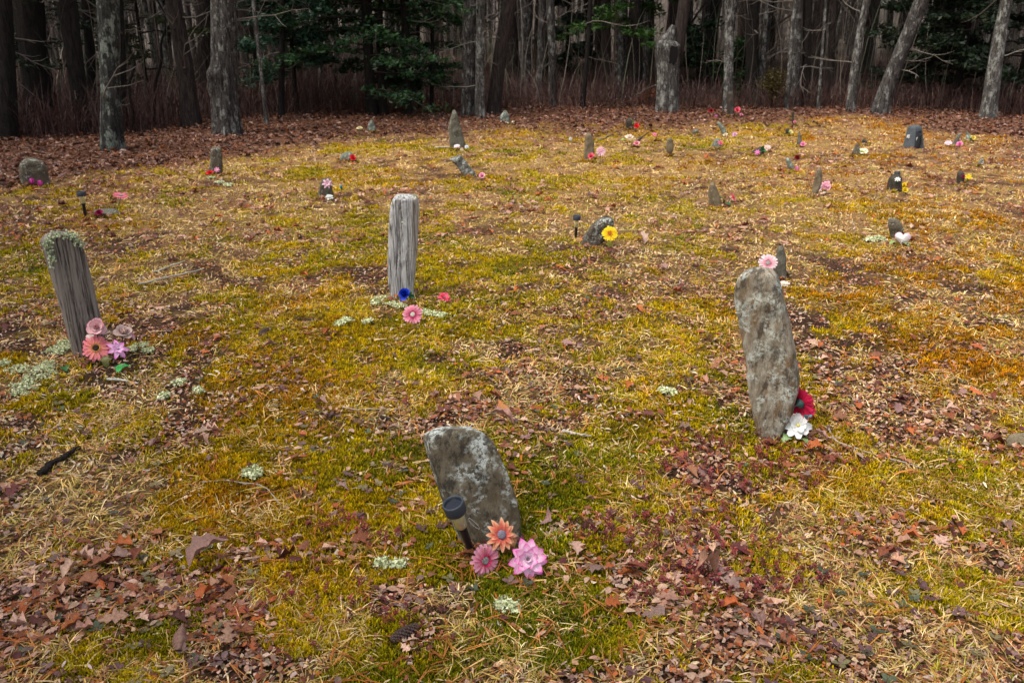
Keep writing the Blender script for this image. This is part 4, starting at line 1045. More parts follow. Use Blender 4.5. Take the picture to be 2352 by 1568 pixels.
mb = MB(); mb.lathe([(.03, 0), (.035, .08), (.02, .14), (.032, .17), (.028, .17), (.0, .1)], fr_pt(2107, 340, -.03), (.06, 0, 1), 12, (.02, .02, .022)); o = mb.build('flower_vase', M['core'], None, origin=None)
o.location = bG; tag(o, 'little dark vase at the corner of the granite headstone', 'vase')

# ------------------------------------------------------------------ cloth flowers
def petals(mb, rings, F3, hub, jit=.12, seed=0, fe=1.5):
    "rings: (count, length, width, tilt above the disc, curl, r0, point, colour in, colour out); F3 = head frame"
    rd = random.Random(seed); ax, ay, az = F3
    for (n, L, W, tilt, curl, r0, pt, ci, co) in rings:
        off = rd.uniform(0, 6.28); seg = 6
        for i in range(n):
            w = off + 2 * PI * i / n + rd.uniform(-jit, jit) * .5; l = L * rd.uniform(1 - jit, 1 + jit * .5); tl = tilt + rd.uniform(-jit, jit)
            d = ax * math.cos(w) + ay * math.sin(w); s = az.cross(d)
            V = []; C = []; p = hub + d * r0; ang = tl
            sh = rd.uniform(.85, 1.12)
            for k in range(seg + 1):
                t = k / seg
                if pt == 0: ww = W * (math.sin(PI * (.08 + .84 * t) ** 1.15) ** .6) * .5
                elif pt == 1: ww = W * (math.sin(PI * min(.999, (.1 + .9 * t)) ** 1.05) ** .8) * .5 + .0001
                else: ww = W * (.35 + .65 * math.sin(PI * .5 * min(1, t * 1.5))) * .5 * (1 if t < .95 else .78)
                up = az * math.sin(ang) + d * math.cos(ang); nr = az * math.cos(ang) - d * math.sin(ang)
                if k: p = p + up * (l / seg)
                cup = nr * ww * .35
                V += [tuple(p - s * ww + cup), tuple(p), tuple(p + s * ww + cup)]
                f = t ** fe; c_ = [(ci[j] * (1 - f) + co[j] * f) * sh for j in range(3)]
                ce = [v * .75 + w_ * .2 for v, w_ in zip(c_, co)]; C += [ce, [min(1, v * 1.05) for v in c_], ce]
                ang += curl / seg
            Fc = []
            for k in range(seg):
                a = 3 * k; Fc += [(a, a + 1, a + 4, a + 3), (a + 1, a + 2, a + 5, a + 4)]
            mb.add(V, Fc, np.array(C))

def cleaf(mb, p, d, up, L, W, col, lob=False, seed=0):
    d = d.normalized(); s = d.cross(up).normalized(); up = s.cross(d); V = []; n = 8; rd = random.Random(seed)
    for k in range(n + 1):
        t = k / n; w = W * .5 * math.sin(PI * (.03 + .94 * t)) ** .8
        if lob: w *= (1.25 if k % 3 == 1 else .75)
        c_ = p + d * L * t + up * (L * .18 * math.sin(PI * t) - L * .15 * t * t)
        V += [tuple(c_ - s * w + up * w * .3), tuple(c_), tuple(c_ + s * w + up * w * .3)]
    F = []
    for k in range(n):
        a = 3 * k; F += [(a, a + 1, a + 4, a + 3), (a + 1, a + 2, a + 5, a + 4)]
    mb.add(V, F, np.array(col) * rd.uniform(.85, 1.15))

FG = 'cloth flowers left at the graves'
def flower(kind, label, head, width, c_in, c_out, base, ccol=(.25, .22, .2), face=(0, 0, 1), leaves=None, name=None, stem=True, back=0, lift=0, seed=None, stemcol=(.03, .12, .05), fe=1.5):
    """head/base given where they are seen; face = (right, toward viewer, up) direction of the flower's face"""
    seed = seed if seed is not None else int(head[0] * 7 + head[1])
    rd = random.Random(seed)
    b0 = gp(*base); d0 = (b0 - Vector((0, 0, CAMH))).length
    away = Vector((b0.x, b0.y, 0)).normalized(); right = Vector((away.y, -away.x, 0))
    hp = pl(head[0], head[1], b0) - b0 - away * back
    W = width * ((b0 + hp) - Vector((0, 0, CAMH))).length / FPX; r = W / 2
    if hp.z < r * .25: hp = hp + Vector((0, 0, r * .25 - hp.z))
    az = (right * face[0] - away * face[1] + Vector((0, 0, 1)) * face[2]).normalized()
    ax = az.orthogonal().normalized(); ay = az.cross(ax); F3 = (ax, ay, az)
    t = empty(name or 'artificial_flower', b0); tag(t, label, 'flower', FG)
    mb = MB(); ce = MB(); hub = hp
    small = width < 26
    if kind == 'gerbera':
        k = 19 if not small else 13
        petals(mb, [(k, r * .85, r * .225, .12, -.25, r * .16, 2, c_in, c_out), (k - 3, r * .74, r * .19, .28, -.35, r * .15, 2, c_in, c_out)] + ([] if small else [(14, r * .32, r * .10, .7, .2, r * .16, 1, c_in, [v * .8 for v in c_in])]), F3, hub, fe=fe, seed=seed)
        ce.lathe([(0, -r * .05), (r * .22, -r * .03), (r * .26, r * .06), (r * .2, r * .14), (r * .1, r * .15), (0, r * .11)], hub, az, 16, ccol)
    elif kind == 'daisy':
        petals(mb, [(12, r * .85, r * .32, .25, -.5, r * .16, 1, c_in, c_out), (9, r * .66, r * .26, .6, -.6, r * .14, 1, c_in, c_out)], F3, hub, fe=fe, seed=seed)
        ce.lathe([(0, -r * .05), (r * .24, 0), (r * .28, r * .1), (r * .2, r * .2), (0, r * .16)], hub, az, 16, ccol)
    elif kind == 'star':
        petals(mb, [(7, r * .95, r * .42, .2, -.4, r * .05, 1, c_in, c_out), (6, r * .6, r * .36, .7, -.3, r * .04, 1, c_in, c_out)], F3, hub, fe=fe, seed=seed)
        ce.lathe([(0, 0), (r * .12, 0), (r * .12, r * .15), (0, r * .2)], hub, az, 10, ccol)
    elif kind == 'dahlia':
        petals(mb, [(9, r * .95, r * .5, .05, -.25, r * .04, 1, c_in, c_out), (8, r * .84, r * .48, .3, -.1, r * .04, 1, c_in, c_out), (8, r * .62, r * .42, .65, .1, r * .03, 1, c_in, c_out),
                    (7, r * .42, r * .32, 1.0, .3, r * .02, 1, c_in, (.85, .45, .7)), (5, r * .26, r * .22, 1.3, .4, r * .01, 1, c_in, (.85, .5, .7))], F3, hub, fe=fe, seed=seed, jit=.2)
        ce.lathe([(0, 0), (r * .1, 0), (r * .09, r * .1), (0, r * .14)], hub, az, 10, ccol)
    elif kind == 'rose':
        petals(mb, [(6, r * .9, r * .95, .25, .1, r * .05, 0, c_in, c_out), (5, r * .75, r * .85, .65, .5, r * .05, 0, c_in, c_out), (4, r * .6, r * .7, 1.05, .6, r * .04, 0, c_in, c_out), (3, r * .5, r * .5, 1.35, .6, r * .03, 0, c_in, c_out)], F3, hub, fe=fe, seed=seed, jit=.25)
        ce.lathe([(0, 0), (r * .12, 0), (r * .1, r * .2), (0, r * .3)], hub, az, 8, c_in)
    elif kind == 'open':
        petals(mb, [(8, r * .95, r * .6, .22, -.3, r * .08, 0, c_in, c_out), (6, r * .62, r * .5, .6, -.1, r * .06, 0, c_in, c_out)], F3, hub, fe=fe, seed=seed, jit=.18)
        ce.lathe([(0, 0), (r * .13, 0), (r * .12, r * .12), (0, r * .16)], hub, az, 10, ccol)
    elif kind == 'tulip':
        petals(mb, [(5, r * 1.7, r * 1.1, .75, 1.3, r * .1, 0, c_in, c_out), (4, r * 1.6, r * .9, 1.05, 1.1, r * .06, 0, c_in, c_out)], F3, hub - az * r * .8, fe=fe, seed=seed, jit=.12)
        ce.lathe([(0, 0), (r * .3, 0), (r * .3, r * .1), (0, r * .12)], hub - az * r * .9, az, 10, stemcol)
    mb.build('petals', M['petal'], t, smooth=True)
    ce.build('flower_center', M['core'], t)
    # sepals + stem
    if stem:
        sb = MB(); e = hub - az * r * .12
        g = Vector((0, 0, -.02)); q1 = e - az * min(.03, r) ; q1.z = max(q1.z, .006)
        sb.tube([e, q1, q1.lerp(g, .5) + Vector((rd.uniform(-.004, .004), 0, .004)), g], [.0035, .003, .0026, .0024], 6, stemcol)
        sb.lathe([(0, r * .1), (r * .3, r * .06), (r * .18, -r * .06), (.003, -r * .2)], hub - az * r * .1, az, 10, stemcol)
        sto = sb.build('stem', M['leafgreen'], t)
    if leaves:
        for j, (lu, lv, du, dz, L, Wd, lc, lob) in enumerate(leaves):
            lm = MB(); p = pl(lu, lv, b0) - b0; p.z = max(p.z, .012)
            cleaf(lm, p, right * du - away * .5 + Vector((0, 0, dz)), Vector((0, -.4, 1)), L, Wd, lc, lob, seed + j); lm.build('leaf', M['leafgreen'], sto)
    return t

PK = (.72, .10, .22); LP = (.85, .42, .52); WH = (.85, .84, .84); MAG = (.72, .06, .42); RED = (.65, .015, .03); CRM = (.8, .72, .5); PLP = (.85, .60, .68)
YEL = (.85, .62, .02); DRD = (.16, .008, .015); MAR = (.30, .01, .07); GY = (.28, .27, .26); GR = (.03, .28, .08); DGn = (.02, .14, .05); LIM = (.3, .45, .1)
# nearest grave
flower('gerbera', 'pink gerbera with a grey centre, lower left of the three flowers by the nearest slab', (1114, 1264), 74, (.74, .02, .12), (.93, .46, .58), (1122, 1292), GY, (.55, .8, .3), back=.05, fe=.8)
flower('daisy', 'red and cream-yellow daisy with a purple-grey centre, uppermost of the three by the nearest slab', (1151, 1206), 78, (.75, .06, .06), (.92, .66, .36), (1152, 1274), (.22, .19, .24), (.35, .75, .55), back=.05, fe=2.6)
flower('dahlia', 'large white and magenta-edged dahlia, right of the three flowers by the nearest slab', (1212, 1260), 96, (.97, .92, .96), (.90, .07, .50), (1212, 1300), (.7, .7, .4), (.1, .85, .5), back=.05, fe=2.4)
# tall slab
flower('gerbera', 'crimson gerbera seen from behind on a bent grey-green stem beside the tall leaning slab', (1839, 924), 78, (.55, .01, .05), (.72, .03, .12), (1801, 1003), (.02, .09, .08), (.55, -.75, .1), stemcol=(.05, .12, .11), back=.01)
flower('open', 'white flower low at the right foot of the tall leaning slab', (1833, 977), 56, (.8, .83, .78), (.92, .94, .94), (1828, 1012), (.7, .6, .15), (.15, .8, .5), leaves=[(1815, 1000, -.3, -.1, .05, .035, (.2, .32, .12), True), (1836, 1004, .5, 0, .05, .03, (.2, .3, .1), True), (1852, 962, .2, .5, .045, .03, (.05, .28, .32), False)])
flower('gerbera', 'pale pink gerbera seen just above the top of the tall leaning slab', (1764, 604), 41, (.72, .25, .33), (.88, .72, .76), (1766, 650), GY, (-.1, .9, .45))
flower('open', 'cream and pink flower on the ground below the narrow pointed stone', (1800, 653), 26, CRM, (.8, .62, .6), (1800, 658), CRM, (0, .3, 1))
# left post
flower('rose', 'white carnation with pink ruffled edges, topmost against the left wooden post', (221, 748), 44, (.88, .78, .74), (.80, .38, .44), (226, 828), CRM, (-.05, .75, .6), back=.03, leaves=[(224, 775, .1, -.3, .05, .045, (.5, .42, .34), False), (214, 768, -.4, -.3, .045, .04, (.6, .48, .44), False)])
flower('gerbera', 'coral pink gerbera with a dark centre and orange ring by the left wooden post', (219, 793), 54, (.85, .45, .10), (.88, .26, .32), (222, 833), (.03, .025, .02), (-.05, .8, .55), back=.04, fe=.45)
flower('star', 'white lily with magenta tips right of the coral gerbera', (269, 797), 48, (.93, .86, .93), (.82, .12, .6), (262, 834), (.6, .3, .5), (.25, .7, .6), back=.03, leaves=[(244, 815, -.1, -.5, .06, .045, (.13, .13, .03), True)])
flower('rose', 'faded beige-pink rose, rightmost of the bunch at the left wooden post', (283, 765), 44, (.60, .45, .40), (.66, .50, .46), (278, 822), CRM, (.2, .5, .9), leaves=[(256, 764, -.5, .2, .05, .045, (.55, .42, .38), False), (292, 770, .6, -.1, .04, .03, (.6, .3, .36), False)])
bl0 = gp(280, 856); t = empty('artificial_leaf', bl0); tag(t, 'bright green three-part cloth ivy leaf lying below the bunch at the left post', 'leaf')
for j, (dx_, dy_) in enumerate([(-1, .5), (.9, .6), (.1, -.9)]):
    mb = MB(); cleaf(mb, Vector((0, 0, .02)), Vector((dx_, dy_, .15)), Vector((0, 0, 1)), .042, .04, (.03, .30, .06), True, j); mb.build('leaflet', M['leafgreen'], t)
bl0 = gp(158, 850); t = empty('artificial_leaf', bl0); tag(t, 'dark green cloth leaf lying at the left foot of the left wooden post', 'leaf')
mb = MB(); cleaf(mb, Vector((-.02, 0, .015)), Vector((.5, -.7, .1)), Vector((0, 0, 1)), .055, .04, (.025, .13, .03), False, 3); mb.build('leaflet', M['leafgreen'], t)
# middle post
flower('rose', 'royal blue rose leaning on the foot of the middle wooden post', (929, 668), 34, (.006, .02, .22), (.01, .05, .62), (936, 690), (.01, .03, .3), (-.15, .7, .6), back=.06, leaves=[(926, 684, -.2, -.6, .04, .035, (.008, .03, .4), False), (944, 690, .1, .8, .07, .04, (.04, .16, .05), False), (940, 698, .4, .3, .05, .03, (.02, .14, .06), False)])
flower('gerbera', 'pink gerbera with a pale green centre standing below the middle wooden post', (948, 722), 47, (.60, .03, .14), (.86, .40, .50), (950, 742), (.45, .5, .4), (-.12, .85, .5))
flower('open', 'coral red flower lying face down with a teal back, right of the middle wooden post', (1021, 683), 32, (.75, .08, .14), (.78, .1, .18), (1021, 688), (.04, .3, .28), (.3, .35, .8))
# the rest, small in the distance
A = flower
A('tulip', 'left of the two magenta flowers before the wide boulder-like stone', (73, 417), 17, MAG, (.75, .12, .5), (75, 430), MAG, (0, .3, 1), seed=1)
A('tulip', 'right and lower of the two magenta flowers before the wide boulder-like stone', (92, 422), 18, MAG, (.75, .12, .5), (92, 432), MAG, (0, .3, 1), seed=2)
A('gerbera', 'pink gerbera on a tall thin stem behind the sunken flat stone', (277, 449), 29, (.75, .3, .35), (.8, .15, .25), (267, 485), GY, (.2, .25, .9), seed=3)
A('rose', 'small deep maroon flower in front of the sunken flat stone', (228, 489), 17, MAR, (.4, .02, .1), (230, 500), MAR, (-.1, .7, .6), seed=4)
A('rose', 'small scarlet flower at the left foot of the crooked notched stone', (482, 398), 16, RED, (.75, .03, .03), (483, 404), RED, (-.1, .5, .8), seed=5)
A('star', 'small pink star flower before the crooked notched stone', (498, 390), 14, PLP, (.8, .15, .4), (499, 403), CRM, (0, .8, .5), seed=6)
A('star', 'pale pink daisy held against the top of the short blocky stone', (752, 421), 26, (.7, .4, .5), (.85, .6, .7), (752, 459), (.6, .35, .4), (0, .85, .4), seed=7)
A('tulip', 'teal blue bud standing right of the short blocky stone', (784, 430), 11, (.02, .3, .45), (.05, .42, .55), (783, 444), (.02, .3, .3), (0, .1, 1), seed=8)
A('open', 'whitish flower on the ground before the short blocky stone', (756, 453), 18, WH, (.7, .78, .74), (757, 460), CRM, (0, .4, .9), seed=9)
A('rose', 'red flower leaning on the low light grey rock', (810, 363), 17, RED, (.75, .03, .05), (811, 373), RED, (.1, .7, .6), seed=10)
A('rose', 'yellow-cream flower on a leafy stem in the leaf litter left of the small pointed stone', (826, 296), 15, CRM, (.8, .75, .42), (826, 311), LIM, (0, .4, .9), seed=11, leaves=[(826, 304, .3, .5, .06, .04, LIM, False)])
A('open', 'pink-white flower at the foot of the tall sharp-pointed stone', (1049.5, 336), 16, WH, (.85, .7, .76), (1050, 347), CRM, (0, .4, .9), seed=12)
A('rose', 'bluish white flower at the right foot of the tall sharp-pointed stone', (1072, 339), 12, WH, (.75, .82, .86), (1072, 347), WH, (0, .5, .9), seed=13)
A('rose', 'small cream-yellow flower between the two white ones at the sharp-pointed stone', (1061, 345), 9, CRM, CRM, (1061, 348), CRM, (0, .5, .9), seed=14)
A('rose', 'pink flower on the ground right of the pied leaning slab', (1106.5, 404), 17, (.7, .25, .4), (.85, .42, .55), (1106, 412), LP, (0, .6, .8), seed=15)
A('open', 'cream flower before the small round-topped stone by the tree pair', (1163, 283), 9, CRM, CRM, (1163, 287), CRM, (0, .5, .9), seed=16)
A('open', 'pinkish cream flower just right of the small round-topped stone', (1179, 281), 9, (.8, .6, .5), CRM, (1179, 286), CRM, (0, .5, .9), seed=17)
A('rose', 'red flower on a bright green leafy stem right of the low dark stone', (1462, 290), 14, (.75, .02, .02), (.85, .04, .04), (1459, 300), RED, (.1, .8, .5), seed=18, leaves=[(1452, 285, -.2, .9, .1, .06, LIM, False)])
A('gerbera', 'round pale pink gerbera right of the slim tan stone', (1380, 347.5), 22, (.7, .3, .4), (.86, .6, .7), (1378, 376), (.6, .3, .4), (.05, .9, .4), seed=19)
A('rose', 'coral flower against the foot of the slim tan stone', (1358, 360), 17, (.75, .08, .12), (.8, .14, .2), (1359, 374), RED, (-.2, .7, .6), seed=20)
A('tulip', 'single white tulip-shaped bud in the open moss left of the slim tan stone', (1310.5, 320), 12, WH, (.86, .9, .88), (1310.5, 330), WH, (0, .1, 1), seed=21)
A('rose', 'cream-pink flower left of the tilted split log', (1446, 317), 20, CRM, (.85, .7, .66), (1446, 328), CRM, (-.1, .5, .8), seed=22, leaves=[(1437, 335, -.5, .4, .09, .06, LIM, False)])
A('rose', 'pink flower on the low end of the tilted split log', (1462, 330), 16, (.8, .25, .32), (.85, .4, .45), (1462, 340), LP, (0, .6, .8), seed=23)
A('star', 'small rose-pink flower right of the raised end of the split log', (1504, 309), 13, (.8, .2, .36), (.8, .25, .4), (1503, 318), LP, (.2, .6, .7), seed=24)
A('rose', 'cream-pink flower at the foot of the pointed greenish slab', (1666, 310.5), 11, (.8, .6, .5), CRM, (1666, 315), CRM, (0, .6, .8), seed=25)
A('rose', 'lilac-pink round flower right of the pointed greenish slab', (1688, 310), 12, (.75, .4, .6), (.8, .5, .72), (1688, 317), LP, (0, .7, .7), seed=26)
A('star', 'crimson pink flower on the shoulder of the rounded grey rock', (1655, 328), 14, (.6, .06, .15), (.8, .2, .32), (1655, 345), RED, (.2, .6, .7), seed=27)
A('star', 'bright pink star flower before the nearly black rock', (1740, 350), 14, (.8, .2, .5), (.85, .3, .6), (1740, 360), LP, (0, .8, .5), seed=28, leaves=[(1748, 352, .5, .4, .09, .06, GR, False), (1751, 347, .2, .8, .09, .05, DGn, False)])
A('open', 'faint pink-beige flower above the right end of the nearly black rock', (1762, 339), 17, (.7, .5, .45), (.75, .55, .5), (1762, 348), CRM, (0, .6, .8), seed=29)
A('gerbera', 'coral pink flower seen edge-on right of the upright pointed tan-grey stone', (1684, 453), 22, (.75, .1, .16), (.82, .2, .28), (1670, 474), RED, (.8, .2, .5), seed=30, leaves=[(1660, 470, -.2, .8, .1, .04, DGn, False), (1664, 474, .5, .2, .07, .04, DGn, False)])
A('gerbera', 'yellow sunflower-like bloom with an orange-brown centre before the dark boulder', (1401, 533), 36, (.80, .45, .01), (.88, .70, .01), (1396, 577), (.35, .09, .02), (0, .85, .5), seed=31, back=.05, leaves=[(1400, 552, .1, -.7, .07, .05, (.4, .38, .05), True)])
A('rose', 'tiny pink flower at the foot of the thin dark marker post', (1825, 281), 7, LP, (.85, .2, .4), (1825, 290), LP, (0, .8, .6), seed=32)
A('rose', 'pale yellow flower right of the small tilted stone at the back', (1816, 304), 11, CRM, (.8, .75, .3), (1816, 313), LIM, (0, .6, .8), seed=33, leaves=[(1813, 308, -.2, .5, .07, .04, GR, False)])
A('rose', 'round pink flower right of the upright sliver of stone', (1844, 332), 12, (.8, .2, .45), (.85, .35, .55), (1844, 340), LP, (0, .8, .6), seed=34)
A('open', 'large cream-yellow flower on the ground before the tilted pointed stone', (1980, 348), 26, (.7, .72, .35), (.85, .82, .66), (1980, 357), LIM, (0, .35, .9), seed=35)
A('open', 'white and pink flower left of the narrow slab leaning right', (2178, 329), 14, WH, (.85, .5, .6), (2178, 337), LP, (0, .6, .8), seed=36)
A('rose', 'magenta-pink flower right of the narrow slab leaning right', (2204, 332), 14, (.75, .15, .4), (.8, .25, .5), (2204, 340), LP, (0, .6, .8), seed=37)
A('rose', 'yellow flower with green leaves right of the pointed blue-grey stone at the back', (2234, 317), 13, YEL, (.8, .7, .2), (2233, 327), YEL, (0, .6, .8), seed=38, leaves=[(2230, 322, -.2, .4, .07, .04, GR, False)])
A('rose', 'dark blood-red flower behind the small greenish left-leaning slab', (1831, 363), 15, DRD, (.2, .01, .015), (1829, 378), DRD, (.2, .6, .6), seed=39)
A('tulip', 'pink flower at the right foot of the small greenish left-leaning slab', (1830.5, 388), 16, (.8, .25, .5), (.85, .35, .6), (1830, 395), LP, (0, .3, 1), seed=40)
A('open', 'white flower with pink edges before the tall pointed right-leaning stone', (1879, 431), 20, WH, (.85, .5, .68), (1880, 444), LP, (-.2, .7, .6), seed=41, leaves=[(1886, 443, .5, .1, .07, .04, DGn, False)])
A('open', 'salmon pink flower right of the white one at the pointed right-leaning stone', (1898, 426), 22, (.8, .3, .4), (.85, .45, .55), (1890, 446), LP, (.2, .7, .6), seed=42)
A('rose', 'upper of two yellow flowers right of the squat rounded stone', (2077, 425), 12, YEL, (.85, .65, .03), (2077, 438), YEL, (0, .8, .5), seed=43)
A('rose', 'lower of two yellow flowers right of the squat rounded stone', (2079, 436), 12, YEL, (.85, .65, .03), (2079, 443), YEL, (0, .8, .5), seed=44)
A('star', 'white tuft-like flower lying on top of the squat rounded stone', (2062, 410), 14, WH, (.7, .8, .75), (2062, 441), WH, (0, .7, .7), seed=45, back=.05)
A('star', 'yellow flower right of the short dark stone with the pale tip', (2224, 407), 16, YEL, (.8, .6, .03), (2222, 425), YEL, (0, .8, .5), seed=46, leaves=[(2221, 419, .2, .5, .07, .04, (.3, .32, .1), False)])
A('rose', 'small maroon flower between the short dark stone and its yellow flower', (2213, 404), 8, MAR, MAR, (2215, 427), MAR, (0, .8, .5), seed=47, back=.04)
A('rose', 'dark red flower bunch left of the dark slab at the pale trunk', (1633, 255), 14, (.2, .01, .02), (.3, .02, .03), (1633, 268), MAR, (0, .6, .7), seed=48)
A('rose', 'tiny violet-pink flower between the dark red cluster and the dark slab', (1645, 267), 7, MAG, (.7, .3, .6), (1645, 271), MAG, (0, .6, .7), seed=49)
A('rose', 'larger coral red flower right of the dark slab at the pale trunk', (1693, 253), 16, (.7, .06, .1), (.8, .15, .2), (1693, 270), RED, (0, .8, .5), seed=50)
A('rose', 'small pink flower below the coral red one at the dark slab', (1703, 265), 8, LP, (.8, .25, .45), (1703, 271), LP, (0, .8, .5), seed=51)
# heart-shaped bloom
bh = gp(2071, 566); t = empty('artificial_flower', bh); tag(t, 'heart-shaped white flower with a pink rim before the leaning brown slab', 'flower', FG)
kh = (bh - Vector((0, 0, CAMH))).length / FPX; cx = pl(2073, 549, bh) - bh; aw = Vector((bh.x, bh.y, 0)).normalized(); rt = Vector((aw.y, -aw.x, 0))
Vh = []; Ch = []; ng = 5; na = 28
for i in range(ng + 1):
    s = i / ng
    for k in range(na):
        w = 2 * PI * k / na; hx = 16 * math.sin(w) ** 3; hz = 13 * math.cos(w) - 5 * math.cos(2 * w) - 2 * math.cos(3 * w) - math.cos(4 * w)
        p = cx + rt * hx * kh * s * .98 + Vector((0, 0, 1)) * (hz + 2) * kh * s * .98 - aw * (.02 * (1 - s * s) - .004 * math.sin(w * 5) * s)
        Vh.append(tuple(p)); Ch.append([.86, .82 - .25 * max(0, s - .7) / .3, .84 - .12 * max(0, s - .7) / .3])
Fh = [(i * na + k, i * na + (k + 1) % na, (i + 1) * na + (k + 1) % na, (i + 1) * na + k) for i in range(ng) for k in range(na)]
mb = MB(); mb.add(Vh, Fh, np.array(Ch)); mb.build('petals', M['petal'], t)
mb = MB(); mb.tube([cx + aw * .01, Vector((0, 0, -.02))], [.004, .003], 6, (.03, .12, .05)); mb.build('stem', M['leafgreen'], t)
mb = MB(); cleaf(mb, Vector((-.03, 0, .02)), Vector((-1, -.4, .2)), Vector((0, 0, 1)), .08, .05, (.22, .3, .1), False); cleaf(mb, Vector((0, 0, .02)), Vector((.3, -.8, .1)), Vector((0, 0, 1)), .06, .05, (.25, .33, .15), False); mb.build('leaves', M['leafgreen'], t)

# ------------------------------------------------------------------ solar lamps
m, nt, b = mat_new('lamp_glass'); b.inputs['Base Color'].default_value = (.88, .84, .55, 1); b.inputs['Roughness'].default_value = .08
b.inputs['Transmission Weight'].default_value = .72; b.inputs['IOR'].default_value = 1.3; M['glass'] = m
def plain(name, c_, r, met=0., sc=300, v=.15):
    m, nt, b = mat_new(name); f = noise(nt, objc(nt), sc, 3)
    nt.links.new(mixc(nt, rng(nt, f, .3, .7), tuple(x_ * (1 - v) for x_ in c_), tuple(x_ * (1 + v) for x_ in c_)), b.inputs['Base Color'])
    b.inputs['Roughness'].default_value = r; b.inputs['Metallic'].default_value = met; b.inputs['Specular IOR Level'].default_value = .4; return m
M['cap'] = plain('lamp_cap_plastic', (.035, .045, .06), .45); M['tube'] = plain('lamp_tube', (.012, .012, .018), .3); M['chrome'] = plain('lamp_reflector', (.8, .82, .85), .15, .9)
M['panel'] = plain('solar_panel', (.01, .012, .02), .2)
def lamp(label, capc, foot, capw, caph, glen, foot_z=-.05, back=0.):
    b0 = gp(*foot); away = Vector((b0.x, b0.y, 0)).normalized()
    top = pl(capc[0], capc[1], b0) - b0 - away * back; k = ((b0 + top) - Vector((0, 0, CAMH))).length / FPX
    ax = top.normalized(); r = capw / 2 * k; h = caph * k; g = glen * k; Lt = top.length + h / 2
    t = empty('solar_lamp', b0); tag(t, label, 'solar lamp', 'solar stake lamps')
    mb = MB(); mb.lathe([(r * .5, Lt - h), (r * .97, Lt - h), (r, Lt - h * .9), (r, Lt - h * .08), (r * .96, Lt), (r * .84, Lt), (r * .82, Lt - h * .22)], (0, 0, 0), ax, 32, (1, 1, 1)); capo = mb.build('lamp_cap', M['cap'], t)
    mb = MB(); mb.lathe([(r * .82, Lt - h * .2), (0, Lt - h * .2)], (0, 0, 0), ax, 32); mb.build('solar_panel', M['panel'], capo)
    mb = MB(); z1 = Lt - h; z0 = z1 - g; rg = r * .62
    mb.lathe([(rg * .9, z1), (rg, z1 - g * .1), (rg * .92, z0 + g * .05), (rg * .7, z0), (rg * .6, z0 + .002), (rg * .82, z0 + g * .07), (rg * .9, z1 - g * .1), (rg * .8, z1)], (0, 0, 0), ax, 28); glo = mb.build('lamp_glass', M['glass'], t)
    mb = MB(); mb.lathe([(rg * .55, z0 + g * .06), (rg * .5, z0 + g * .2), (rg * .28, z0 + g * .33), (0, z0 + g * .36)], (0, 0, 0), ax, 20); mb.build('reflector', M['chrome'], glo)
    mb = MB(); rs = r * .36; mb.lathe([(0, z0 + .001), (rs * 1.15, z0), (rs * 1.15, z0 - .01), (rs, z0 - .012), (rs, .03), (rs * .3, -.04)], (0, 0, 0), ax, 20); mb.build('stake', M['tube'], t)
    return t, ax, Lt, r
tl, axl, Lt, rl = lamp('dark-capped solar lamp leaning against the nearest blotched slab, glass tube yellowed', (1044, 1150), (1086, 1274), 50, 29, 46, back=.035)
mb = MB(); p = axl * (Lt - .045) + Vector((rl, -.005, 0)); mb.tube([p + Vector((.034 * (1 - math.cos(a_)) * .5, -.004 * math.sin(a_ * .5), -.012 - .016 * (1 - math.cos(a_)) + .008 * math.sin(a_))) for a_ in np.linspace(0, 2 * PI, 20)], .0006, 5, (.5, .5, .5)); mb.build('wire_loop', M['chrome'], tl)
lamp('dark-capped solar lamp standing upright left of the dark boulder', (1325, 500), (1322.5, 546), 18, 10, 17)
lamp('dark-capped solar lamp at the left, behind the left wooden post', (187, 445), (197, 499), 18, 9, 15)
lamp('solar lamp rising behind the squat rounded stone', (2061, 398), (2062, 436), 12, 7, 9)

# ------------------------------------------------------------------ lichen clumps, sticks, cones, single leaves
def clump(label, lst, sz=.010, seed=0, col=((.62, .66, .38), (.74, .76, .52), (.52, .57, .33))):
    b0 = gp(lst[0][0], lst[0][1]); pts = []
    for u, v, r_px in lst:
        g = gp(u, v); r = r_px * (g - Vector((0, 0, CAMH))).length / FPX; rd = random.Random(seed + u)
        for k in range(14):
            a = rd.uniform(0, 6.28); q_ = math.sqrt(rd.random()) * r; X_ = g.x + math.cos(a) * q_; Y_ = g.y + math.sin(a) * q_ * 1.1
            pts.append((X_ - b0.x, Y_ - b0.y, Hs(X_, Y_) - b0.z + .012 + .012 * (1 - q_ / r), max(r * .32, .014)))
    o = lichen_crust('lichen_clump', pts, b0, None, sz, 16, seed, col, shape=.45); o.location = b0
    tag(o, label, 'lichen', 'pale reindeer lichen clumps in the moss')
clump('largest pale green lichen mat, below and left of the left wooden post', [(75, 880, 34), (95, 860, 30), (60, 905, 26), (45, 855, 22), (110, 845, 20)], seed=1)
clump('pale green lichen clump touching the left foot of the left wooden post', [(140, 808, 22), (122, 816, 18), (150, 795, 12)], seed=2)
clump('pale green lichen clump right of the faded rose at the left post', [(322, 800, 17), (340, 812, 10), (305, 808, 9)], seed=3)
clump('small lichen clump cut by the left edge of the photo', [(5, 842, 14)], seed=4)
clump('pale lichen skirt round the left foot of the middle wooden post', [(875, 690, 18), (900, 703, 17), (862, 700, 10), (920, 708, 12)], seed=5)
clump('elongated pale lichen clump right of the pink gerbera at the middle post', [(990, 725, 12), (1005, 728, 10), (975, 722, 9), (1018, 730, 7)], seed=6)
clump('pale lichen patch left of the middle post and gerbera', [(795, 740, 14), (780, 749, 10)], seed=7)
clump('small pale lichen tuft between the lichen patch and the pink gerbera', [(845, 745, 10)], seed=17)
